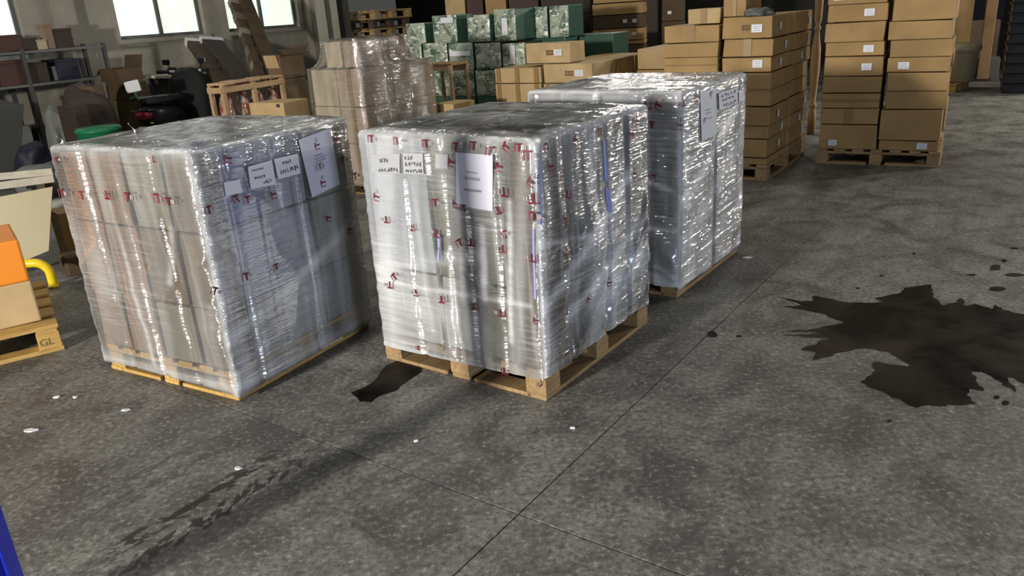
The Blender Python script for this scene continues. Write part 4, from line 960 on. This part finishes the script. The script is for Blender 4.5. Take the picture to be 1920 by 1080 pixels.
n = NT('bagged_red_goods'); f = n.noise(n.coord('Object', rnd_off=True), 9, 4, .6, .6); n.setp(base=n.mix(n.ramp(f, [(.42, 0.0), (.6, 1.0)]), (.24, .05, .02), (.5, .42, .38)), rough=.2, coat=.5); n.bump(f, .6, .03); M['bagged'] = n.mat
for k in range(4):
    bm = bmesh.new(); bmesh.ops.create_icosphere(bm, subdivisions=3, radius=1)
    for v in bm.verts:
        v.co *= .86 + .3 * float(vn(v.co.x * 2 + k * 5, v.co.y * 2 + v.co.z * 2, 50)); v.co.x *= dC / 8 * .92; v.co.y *= wC / 2 * .72; v.co.z = v.co.z * (zt_ * .40) + zt_ * .5
    bm.verts.index_update(); m = MB().add([v.co for v in bm.verts], [[x.index for x in f.verts] for f in bm.faces]); bm.free()
    o = m.build('bagged_goods', M['bagged'], smooth=True); p = cc + ca_ * (-dC / 2 + dC * (k + .5) / 4); o.location = (p[0], p[1], .02); o.rotation_euler = (0, 0, YC); tag(o, 'film bag of red goods, %s from the near end inside the slatted crate' % ORD[k], 'bag', 'bags of red goods in the crate')
# low pale box with latch
lp = at(533, 207, 7.6)[:2]; YL = R(60); la_, ll_ = axes(YL); wl_ = on_plane(466, 200, lp, ll_)[0]; dl2 = on_plane(581, 198, lp, la_)[0]; zt_ = at(533, 192, 7.6)[2]
t = carton('low pale plywood box with small latch in front of the crate', lp, YL, wl_, dl2, 0, zt_, 'kraft_pale', tape=None, cat='box', name='plywood_box')
MB().box((-dl2 / 2 - .006, -wl_ / 2 + .07, zt_ - .03), (.012, .03, .03), bev=.003).build('latch', M['dark_metal'], t)
# carton tower with an open top one
op = at(536, 185, 9.6)[:2]; YO = R(60); oa, ol = axes(YO); wo = on_plane(506, 160, op, ol)[0]; do = on_plane(578, 160, op, oa)[0]; z1_ = at(536, 148, 9.6)[2]; z2_ = at(536, 103, 9.6)[2]
carton('brown carton on the floor below the open carton', op, YO, wo, do, 0, z1_ * .5, 'umber', tape='v'); carton('brown carton in the middle directly under the open carton', op, YO, wo, do, z1_ * .5 + .001, z1_ * .5 - .003, 'umber', tape='v')  # dark boards paint the shade on the tower, the pale flap its lit side
cO = op + oa * do / 2 + ol * wo / 2
t = thing('open_carton', 'open dark brown carton with a pale flap hanging down', 'carton', (cO[0], cO[1], z1_), YO); h = z2_ - z1_; wo -= .02; do -= .02
for sx in (-1, 1): MB().box((sx * do / 2, 0, h / 2), (.008, wo, h)).build('panel', M['umber'], t)
for sy in (-1, 1): MB().box((0, sy * wo / 2, h / 2), (do, .008, h)).build('panel', M['umber'], t)
MB().box((0, 0, .006), (do, wo, .01)).build('bottom', M['kraft_dark'], t)
MB().box((-do / 2 - .02, .02, h - .07), (.006, wo, .15), Matrix.Rotation(R(-12), 3, 'Y')).build('flap', M['kraft_pale'], t)
MB().box((do / 2 + .06, 0, h + .04), (.15, wo, .006), Matrix.Rotation(R(-35), 3, 'Y')).build('flap', M['kraft_dark'], t)
MB().box((0, -wo / 2 - .05, h + .03), (do, .13, .006), Matrix.Rotation(R(28), 3, 'X')).build('flap', M['kraft_dark'], t)

# leaning boards and the tall leaning bundle
def lean(name, label, cat, pb, pt, Yb, Yt, wd, th, mat, bands=0, cap=None):
    b = at(pb[0], pb[1], Yb); tp = at(pt[0], pt[1], Yt); d = tp - b; 
    k = b[2] / -d[2]; foot = b + d * k; foot[2] = .01
    t = thing(name, label, cat, tuple(foot))
    L = Vector(tp - foot)
    m = MB().bar((0, 0, .02), L, wd, th, bev=.006, up=(EA[0], EA[1], 0)); m.build('board', M[mat], t)
    for i in range(bands):
        f0 = (i + .5 + rnd.uniform(-.2, .2)) / bands; p = L * f0; q = L * (f0 + rnd.uniform(.3, .55) / bands)
        MB().bar(p, q, wd * 1.1, th * 1.1, up=(EA[0], EA[1], 0), bev=.004).build('wrap_band', M['beige_grey' if i % 2 == 0 else 'brown_grey'], t)
    if cap: MB().bar(L * .985, L * 1.012, wd * 1.1, th * 1.1, up=(EA[0], EA[1], 0)).build('film_cap', M[cap], t)
    return t
lean('leaning_board', 'narrow dark board leaning on the wall behind the scooter', 'board', (440, 185), (362, 80), 11.0, 12.5, .10, .20, 'old_wood', cap='white_paper')
lean('leaning_board', 'wide greyish board leaning beside the narrow dark board', 'board', (466, 170), (396, 80), 11.1, 12.55, .14, .30, 'dark_brown', cap='white_paper')
lean('leaning_bundle', 'tall leaning bundle of timber with pale tied bands, left one', 'bundle', (486, 140), (437, 2), 11.6, 12.75, .10, .13, 'old_wood', bands=9)
lean('leaning_bundle', 'tall brown leaning bundle of timber beside the banded one', 'bundle', (512, 140), (458, 2), 11.7, 12.8, .14, .18, 'old_wood', bands=0)

# ------------------------------------------------------------------ workbench behind the scooter and scooter
b0 = wall_s(268, 140)[0]; b1 = wall_s(396, 140)[0]; zb_ = at(330, 140, 12.0)[2]
bc = WP + EA * (b0 + b1) / 2 - EL * .36; L_ = b1 - b0
t = thing('workbench', 'dark workbench with a pale top edge below the middle window', 'workbench', (bc[0], bc[1], 0), YAW)
MB().box((0, 0, zb_ - .02), (L_, .6, .04), bev=.004).build('bench_top', M['white_wood'], t); MB().box((0, .05, zb_ * .5 - .02), (L_ - .1, .45, zb_ - .06)).build('cupboard', M['dark_brown'], t)
for sx in (-1, 1):
    for sy in (-1, 1): MB().box((sx * (L_ / 2 - .04), sy * .26, (zb_ - .04) / 2), (.06, .06, zb_ - .04)).build('leg', M['dark_metal'], t)
for k, (f, r) in enumerate(((.15, .07), (.32, .045))):
    p = WP + EA * (b0 + L_ * f) - EL * .5; o = MB().lathe([(r * .7, 0), (r, r * .3), (r, r * 1.1), (r * .8, r * 1.4), (r * .3, r * 1.5)], n=16).build('dark_pot', M['dark_brown'], smooth=True); o.location = (p[0], p[1], zb_); tag(o, ('larger dark round pot on the pale bench top', 'small dark round pot on the pale bench top')[k], 'pot')
p = WP + EA * (b0 + L_ * .86) - EL * .45; o = MB().lathe([(.10, 0), (.085, .05), (.05, .11), (.015, .15)], n=10).build('white_bag', M['white_paper']); o.location = (p[0], p[1], zb_); tag(o, 'crumpled white paper heap on the bench by the leaning boards', 'paper')

sp = at(334, 200, 11.0)[:2]
sc = thing('scooter', 'black motor scooter with silver handlebars parked below the window', 'scooter', (sp[0], sp[1], 0), R(80))
for x, nm in ((-.55, 'rear_wheel'), (.62, 'front_wheel')):
    o = MB().tube([(x + .2 * math.cos(a), 0, .235 + .2 * math.sin(a)) for a in np.linspace(0, 2 * math.pi, 25)], .045, 10, cap=False).build(nm, M['black_matte'], sc, smooth=True)
    MB().tube([(x, -.04, .235), (x, .04, .235)], .12, 16).build('hub', M['grey_metal'], o)
def blob(name, stations, mat, parent, n=18):
    """stations: (x, zc, half width, half height)"""
    m = MB(); vs = []; fs = []
    for (x, zc, hw, hh) in stations:
        for k in range(n):
            a = 2 * math.pi * k / n; cx, sx_ = math.cos(a), math.sin(a); vs.append((x, hw * math.copysign(abs(cx) ** .7, cx), zc + hh * math.copysign(abs(sx_) ** .7, sx_)))
    for i in range(len(stations) - 1):
        for k in range(n): fs.append((i * n + k, i * n + (k + 1) % n, (i + 1) * n + (k + 1) % n, (i + 1) * n + k))
    fs += [tuple(range(n))[::-1], tuple((len(stations) - 1) * n + k for k in range(n))]
    return m.add(vs, fs).build(name, mat, parent, smooth=True)
blob('rear_body', [(-.82, .62, .04, .03), (-.78, .60, .12, .10), (-.6, .56, .17, .15), (-.3, .50, .17, .18), (-.02, .42, .15, .16), (.05, .36, .12, .08)], M['black'], sc)
blob('seat', [(-.72, .74, .06, .03), (-.6, .76, .14, .055), (-.3, .75, .15, .06), (0, .73, .12, .055), (.08, .71, .06, .03)], M['black_matte'], sc)
blob('floorboard', [(-.1, .28, .15, .05), (.2, .26, .17, .04), (.4, .30, .17, .05)], M['black'], sc)
blob('front_shield', [(.34, .55, .19, .28), (.42, .58, .22, .34), (.52, .60, .17, .32), (.6, .62, .06, .20)], M['black'], sc)
blob('leg_apron', [(.22, .50, .24, .30), (.30, .62, .30, .42), (.38, .66, .30, .44), (.44, .62, .26, .36)], M['black_matte'], sc)
MB().tube([(.62, 0, .24), (.46, 0, .80), (.42, 0, 1.0)], .028, 10).build('steering_column', M['dark_metal'], sc, smooth=True)
hb = MB().tube([(.28, -.36, 1.06), (.38, -.22, 1.05), (.42, -.08, 1.02), (.42, .08, 1.02), (.38, .22, 1.05), (.28, .36, 1.06)], .02, 8).build('handlebar', M['trim_highlight'], sc, smooth=True)
for sy in (-1, 1):
    MB().tube([(.36, sy * .25, 1.05), (.26, sy * .38, 1.06)], .024, 10).build('grip', M['black_matte'], hb, smooth=True)
    mi = MB().tube([(.38, sy * .2, 1.05), (.36, sy * .26, 1.15)], .008, 6).build('mirror_stem', M['black'], hb)
    MB().box((.36, sy * .27, 1.18), (.02, .11, .075), bev=.009).build('mirror', M['black'], mi)
blob('headlamp', [(.40, 1.0, .13, .07), (.48, 1.0, .14, .08), (.56, .98, .08, .05)], M['black'], sc)
for sy in (-1, 1): MB().box((.36, sy * .15, .95), (.05, .09, .03), Matrix.Rotation(R(20 * sy), 3, 'X'), bev=.01).build('chrome_trim', M['trim_highlight'], sc)
tl_ = blob('tail_light', [(-.86, .60, .05, .02), (-.84, .60, .10, .05), (-.78, .60, .12, .055)], M['red_lens'], sc)
MB().box((-.80, 0, .665), (.10, .26, .014), bev=.004).build('tail_trim', M['chrome'], sc)
MB().box((-.84, 0, .40), (.01, .19, .12), Matrix.Rotation(R(12), 3, 'Y'), bev=.003).build('number_plate', M['white_paper'], sc)
MB().box((-.80, -.09, .50), (.03, .035, .02), bev=.004).build('reflector', M['yellow'], sc)
MB().box((-.72, 0, .36), (.2, .16, .02), Matrix.Rotation(R(50), 3, 'Y')).build('mudguard', M['black'], sc)
for sy in (-1, 1): MB().tube([(-.45, sy * .15, .80), (-.75, sy * .14, .82), (-.92, sy * .06, .82)], .012, 8).build('rack_rail', M['grey_metal'], sc)
rk = MB().tube([(-.85, .0, .80), (-.87, 0, .90)], .02, 8).build('rack_bracket', M['green'], sc)
MB().box((-.87, .02, .965), (.03, .2, .14), Matrix.Rotation(R(-8), 3, 'X'), bev=.014).build('white_panel', M['white_paper'], sc)

# ------------------------------------------------------------------ clutter on the left
def shelf():
    s0, s1 = wall_s(-190, 120)[0], wall_s(150, 120)[0]; dp = .55; c = WP + EA * (s0 + s1) / 2 - EL * (dp / 2 + .22); L = s1 - s0
    t = thing('steel_shelf', 'grey steel shelving full of clutter below the left window', 'shelf', (c[0], c[1], 0), YAW); Yd = c[1]
    z2 = at(60, 158, c[1] - .2)[2]; z1 = at(60, 95, c[1] - .2)[2]
    for z, nm in ((z1, 0), (z2, 1), (.12, 2)): MB().box((0, 0, z - .015), (L, dp, .03), bev=.003).build('shelf_board', M['grey_metal'], t)
    for sx in (-1, 0, 1):
        for sy in (-1, 1): MB().box((sx * (L / 2 - .02), sy * (dp / 2 - .02), (z1 + .03) / 2), (.045, .045, z1 + .03)).build('upright', M['dark_metal'], t)
    return c, L, z1, z2
cS, LS, zS1, zS2 = shelf()
def onshelf(u, z, label, wd, dp, h, mat, v, cat='box', name='storage_box', depth=-.02, tilt=0.0):
    s_, _ = on_plane(u, v, cS, EA); p = cS + EA * s_ - EL * depth
    t = thing(name, label, cat, (p[0], p[1], z + .001), YAW + tilt); MB().box((0, 0, h * .44), (wd, dp, h * .88), bev=.006).build('body', M[mat], t); MB().box((0, 0, h * .93), (wd + .012, dp + .012, h * .14), bev=.006).build('lid', M[mat], t); return t
onshelf(5, zS1, 'maroon box under the bright left window on the top shelf', .3, .4, .20, 'maroon', 85)
onshelf(42, zS1, 'dark flat box beside the maroon box on the top shelf', .22, .38, .15, 'dark_brown', 85)
onshelf(110, zS1, 'dark bundle box at the right end of the top shelf', .26, .3, .24, 'dark_brown', 80)
onshelf(80, zS1, 'upright pale orange card box on the top shelf', .11, .12, .30, 'kraft_pink', 70, depth=.1, tilt=.2)
onshelf(66, zS1, 'small crumpled cream packet on the top shelf', .12, .14, .12, 'cream', 85, depth=.12)
onshelf(14, zS2, 'brown crate at the left on the second shelf', .34, .42, .30, 'maroon', 145); onshelf(60, zS2, 'dim brown box in the middle of the second shelf', .27, .4, .24, 'dark_brown', 145)
onshelf(98, zS2, 'grey toolbox on the second shelf', .09, .3, .18, 'grey_metal', 140); onshelf(118, zS2, 'dark stacked case at the right of the second shelf', .28, .36, .26, 'navy', 135); onshelf(10, .12, 'dim grey bin on the bottom shelf', .4, .4, .45, 'grey_cloth', 230); onshelf(90, .12, 'dim brown bin on the bottom shelf', .4, .4, .40, 'dark_brown', 230)
tb = onshelf(28, zS2 + .30, 'grey cloth bundle on the brown crate of the second shelf', .42, .3, .10, 'grey_cloth', 125, name='cloth_bundle', cat='cloth')
def soft(name, label, cat, u, v, Y, rx, ry, rz, mat, seed, yaw=YAW, flat=.0, group=None, z0=0.0):
    bm = bmesh.new(); bmesh.ops.create_icosphere(bm, subdivisions=4, radius=1)
    for q in bm.verts:
        d = q.co.copy(); k = .8 + .42 * float(vn(d.x * 1.9 + 7, d.y * 1.9 + d.z * 1.3, seed)) + .10 * float(vn(d.x * 6, d.y * 6 + d.z * 5, seed + 1))
        m4 = (abs(d.x) ** 4 + abs(d.y) ** 4 + abs(d.z) ** 4) ** -.25; q.co = d * (.4 + .6 * m4) * k; q.co.x *= rx; q.co.y *= ry; q.co.z = max(q.co.z * rz + rz * .95, 0)
    bm.verts.index_update(); m = MB().add([q.co for q in bm.verts], [[x.index for x in f.verts] for f in bm.faces]); bm.free()
    p = at(u, v, Y); o = m.build(name, M[mat], smooth=True); o.location = (p[0], p[1], z0); o.rotation_euler = (0, 0, yaw); return tag(o, label, cat, group)
def floorbox(label, ul, ur, vt, Y, dp, mat, z0=0.0, yaw=YAW + math.pi / 2 - math.pi / 2, **kw):
    a, l = axes(R(57)); P = at(ur, 200, Y)[:2]; wd_ = on_plane(ul, 200, P, l)[0]; zt = at((ul + ur) / 2, vt, Y)[2]
    carton(label, P, R(57), wd_, dp, z0, zt - z0, mat, kw.pop('group', None), tape=kw.pop('tape', None), **kw); return P, wd_, zt
soft('covered_stack', 'brown goods under a dusty plastic sheet left of the scooter', 'covered goods', 165, 220, 9.5, .24, .26, .50, 'dark_brown', 60)
soft('plastic_sheet', 'dusty grey plastic draped in a heap beside the covered goods', 'plastic sheet', 104, 240, 9.9, .12, .14, .40, 'grey_cloth', 62)
P_, w_, z_ = floorbox('reddish brown box standing left of the olive carton', 104, 135, 200, 8.8, .18, 'dark_brown')
P_, w_, z_ = floorbox('olive brown carton standing beside the scooter', 212, 262, 190, 10.4, .26, 'olive')
floorbox('dim brown carton on top of the olive carton', 206, 258, 153, 10.42, .22, 'kraft_dark', z0=z_ + .002)
zz1 = at(234, 153, 10.42)[2]
P_, w_, z_p = floorbox('pale dusty carton behind the covered goods', 152, 180, 162, 10.5, .16, 'umber')
# open dark carton with a lifted flap on top
pO = at(230, 150, 10.65)[:2]; t = thing('open_carton', 'open dark carton with raised slanted flaps left of the scooter', 'carton', (pO[0], pO[1], zz1 + .002), R(50)); t.scale = (.8, .8, .95); hw = .30
for sx in (-1, 1): MB().box((sx * .2, 0, .08), (.008, .6, .16)).build('panel', M['kraft_dark'], t)
for sy in (-1, 1): MB().box((0, sy * hw, .08), (.4, .008, .16)).build('panel', M['kraft_dark'], t)
MB().box((0, 0, .005), (.4, .6, .008)).build('bottom', M['kraft_dark'], t)
MB().box((.23, -.02, .24), (.008, .58, .18), Matrix.Rotation(R(18), 3, 'Y')).build('flap', M['kraft_dark'], t); MB().box((0, .37, .13), (.4, .17, .008), Matrix.Rotation(R(-25), 3, 'X')).build('flap', M['kraft_dark'], t)
q = at(186, 250, 8.6); m = MB().lathe([(.16, 0), (.19, .02), (.22, q[2] + .02), (.235, q[2] + .03), (.235, q[2] + .05), (.21, q[2] + .07), (.02, q[2] + .08)], n=24); o = m.build('green_tub', M['green_bright'], smooth=True); o.location = (q[0], q[1], 0); tag(o, 'bright green plastic tub in front of the covered goods', 'tub')
q = fl(8, 300); m = MB().lathe([(.16, 0), (.19, .02), (.2, .3), (.195, .5), (.2, .52), (.185, .52), (.15, .48)], n=24); o = m.build('grey_bucket', M['grey_cloth'], smooth=True); o.location = (q[0], q[1], 0); tag(o, 'tall grey bucket at the left edge', 'bucket')
soft('rubble_bag', 'dim grey sack slumped beside the tall grey bucket', 'sack', 60, 270, 8.4, .24, .2, .17, 'grey_cloth', 70); soft('rubble_bag', 'dark navy sack behind the slumped grey sack', 'sack', 48, 235, 8.9, .2, .2, .24, 'navy', 72)
b = lean('leaning_sheet', 'grey sheet leaning in front of the steel shelf', 'sheet', (8, 260), (12, 190), 9.4, 9.8, .03, .36, 'dark_sheet')
soft('film_scrap', 'crumpled clear film on the floor left of the left load', 'film', 70, 292, 7.6, .3, .12, .05, 'greywhite', 75)
# pale timber battens on low blocks
for k, (p, q) in enumerate((((-60, 333), (98, 318)), ((-60, 352), (100, 331)))):
    a_, b_ = fl(*p, z=.32), fl(*q, z=.32); t = thing('white_batten', ('rear white painted batten at the left edge', 'front white painted batten at the left edge')[k], 'batten', tuple((a_ + b_) / 2 * np.array([1, 1, 0])))
    d = Vector((b_ - a_) / 2); d.z = 0
    MB().bar(Vector((0, 0, .30)) - d, Vector((0, 0, .30)) + d, .03, .07, bev=.004).build('board', M['white_wood'], t)
    for s_ in (-.7, .7): MB().box(d * s_ + Vector((0, 0, .133)), (.08, .08, .265)).build('support_block', M['old_wood'], t)
# big beige sheet standing on edge
t = thing('beige_sheet', 'large beige board leaning behind the orange carton', 'board', tuple(fl(70, 520) * np.array([1, 1, 0]))); bl = fl(70, 520)
e0, e1 = np.array(at(-120, 480, bl[1] - .25)), np.array(at(92, 470, bl[1] + .0)); f1, f0 = np.array(at(99, 350, bl[1] + .12)), np.array(at(-120, 392, bl[1] - .13))
e0[2] = .01; nv = np.cross(e1 - e0, f1 - e0); nv /= np.linalg.norm(nv); q = np.array([e0, e1, f1, f0]); q = np.vstack([q, q + nv * .012]) - bl * np.array([1, 1, 0])
MB().add(q, [(0, 1, 2, 3), (7, 6, 5, 4), (0, 4, 5, 1), (1, 5, 6, 2), (2, 6, 7, 3), (3, 7, 4, 0)]).build('panel', M['beige'], t)
MB().box((-.75, .1, .1), (.9, .1, .2)).build('support_block', M['old_wood'], t)
for k, (u, v, Y, a, l_, h) in enumerate(((118, 452, 5.6, .3, .3, .32), (122, 492, 5.3, .24, .2, .14))):
    p = at(u, v, Y); carton(('brown carton standing between the beige board and the left load', 'dark brown flat carton on the floor beside the left load')[k], p[:2], R(40), a, l_, 0, h if k else max(.3, at(u, 400, Y)[2]), ('kraft', 'kraft_dark')[k], tape=None)

# ------------------------------------------------------------------ orange carton on its pallet, yellow elbow, blue upright
fc_ = fl(122, 655)[:2]; YQ = R(32); qa, ql = axes(YQ)
# pallet corner block nearest to the left load
ppal = thing('wooden_pallet', 'pale wooden pallet with stamped letters at the left edge', 'pallet', (fc_[0], fc_[1], 0), YQ)
Wp, Dp_ = 1.0, 1.0
for y in (.05, .48, .93): MB().box((-Dp_ / 2, y, .011), (Dp_, .1, .022), bev=.003).build('bottom_board', M['pallet_yellow'], ppal)
for x in (-.06, -.5, -.94):
    for y in (.055, .48, .93): MB().box((x, y, .022 + .045), (.11, .1, .09), bev=.004).build('block', M['pallet_yellow'], ppal)
    MB().box((x, .49, .122), (.1, .98, .02), bev=.003).build('stringer', M['pallet_yellow'], ppal)
for k in range(5): MB().box((-Dp_ / 2, .055 + k * .215, .143), (Dp_, .12, .02), bev=.003).build('deck_board', M['pallet_yellow'], ppal)
cu = bpy.data.curves.new('stamp', 'FONT'); cu.body = 'GL'; cu.size = .055; cu.extrude = .0006; tmp = bpy.data.objects.new('stamp', cu); COL.objects.link(tmp)
dg = bpy.context.evaluated_depsgraph_get(); me = bpy.data.meshes.new_from_object(tmp.evaluated_get(dg)); bpy.data.objects.remove(tmp); me.materials.clear(); me.materials.append(M['mark'])
st = bpy.data.objects.new('stamped_letters', me); COL.objects.link(st); st.parent = ppal; st.location = (-.108, .0038, .045); st.rotation_euler = (R(90), 0, 0)
oc = fc_ + qa * -.07 + ql * .10
t = thing('carton', 'yellowish carton with an orange film top on the left edge pallet', 'carton', (oc[0] - qa[0] * .32 + ql[0] * .25, oc[1] - qa[1] * .32 + ql[1] * .25, .154), YQ + R(3)); 
hO = .46
MB().box((0, 0, hO * .25), (.62, .5, hO * .5), bev=.01).build('lower_body', M['kraft_pale'], t); MB().box((0, 0, hO * .75), (.615, .495, hO * .5), bev=.012).build('orange_top', M['orange'], t)
y0 = fl(104, 538); m = MB(); pts = [(-.30 + .02, 0, .20), (-.2, 0, .225), (-.12, 0, .225)] + [(-.12 + .11 * math.sin(a), 0, .115 + .11 * math.cos(a)) for a in np.linspace(.25, math.pi / 2, 6)] + [(-.01, 0, .03), (-.01, 0, .0)]
o = m.tube(pts, .036, 16).build('yellow_hose_elbow', M['yellow'], smooth=True); o.location = (y0[0], y0[1], 0); o.rotation_euler = (0, 0, R(10)); o.scale = (.82, .82, .82); MB().tube([(-.01, 0, .0), (-.01, 0, .022)], .041, 16).build('end_ring', M['yellow'], o, smooth=True); tag(o, 'yellow bent pipe elbow on the floor beside the orange carton', 'pipe')
bq = fl(70, 1190)[:2]
t = thing('rack_upright', 'glossy blue steel upright at the lower left corner', 'post', (bq[0] - .07, bq[1] + .03, 0), R(15))
MB().box((0, 0, .75), (.10, .012, 1.5)).build('web', M['blue'], t)
for sx in (-1, 1): MB().box((sx * .05, -.035, .75), (.006, .08, 1.5)).build('flange', M['blue'], t)
MB().box((0, -.03, .005), (.16, .14, .01)).build('foot_plate', M['blue'], t)

# ------------------------------------------------------------------ far right corner
q = fl(1822, 172); YB = R(60)
pallet('small pallet under the cream lidded bin', q[:2] - np.array([.25, 0]), R(40), .5, .5, 'pallet_yellow', H=.12)
bc_ = q[:2] + np.array([-.03, .30]); t = thing('lidded_bin', 'tall cream plastic bin with a rounded lid by the right stack', 'bin', (bc_[0], bc_[1], .121))
zt_ = at(1822, 80, q[1] + .3)[2] - .12
MB().lathe([(.16, 0), (.18, .02), (.21, zt_ * .82), (.215, zt_ * .83)], n=24).build('bin_body', M['cream'], t, smooth=True); MB().lathe([(.235, zt_ * .80), (.24, zt_ * .86), (.235, zt_ * .95), (.2, zt_), (.02, zt_ * 1.01)], n=24).build('lid', M['cream'], t, smooth=True)
q = at(1824, 40, 12.6); o = carton('tall pale brown panel pack standing behind the bin', q[:2], R(70), .40, .3, 0, 2.3, 'kraft', tape=None)
q = at(1853, 60, 12.9); o = MB().box((0, 0, 1.1), (.16, .16, 2.2), bev=.01); t = thing('timber_post', 'pale timber post right of the tall panel pack', 'post', (q[0], q[1], 0), R(60)); o.build('post', M['tan_wood'], t); MB().box((0, 0, .02), (.24, .24, .04)).build('foot', M['old_wood'], t)
q = fl(1890, 180)[:2]
for k in range(12): 
    t = thing('black_tray', 'black plastic tray %s from the floor in the right edge stack' % ORD[k], 'tray', (q[0] + .62, q[1] + .42, k * .135), R(60), 'stacked black trays at the right edge')
    MB().box((0, 0, .06), (.8, .8, .12), bev=.01).build('tray_body', M['black'], t); MB().box((0, 0, .123), (.84, .84, .02), bev=.006).build('rim', M['black'], t)
for k, (u, v, mat, nm, h) in enumerate(((1872, 150, 'grey_cloth', 'grey folded sheet pile behind the bin', .35), (1868, 110, 'kraft_pink', 'dim pinkish carton behind the black trays', .9), (1880, 40, 'navy', 'dark tall cabinet in the right rear', 1.9), (1912, 10, 'greywhite', 'pale bundle hanging above the black trays', 0))):
    q = at(u, v, 12.8 + .5 * k)
    if h: carton(nm, q[:2], R(62), .5, .5, 0, h, mat, tape=None, cat='box' if k != 2 else 'cabinet', name=('sheet_pile', 'carton', 'cabinet')[k])
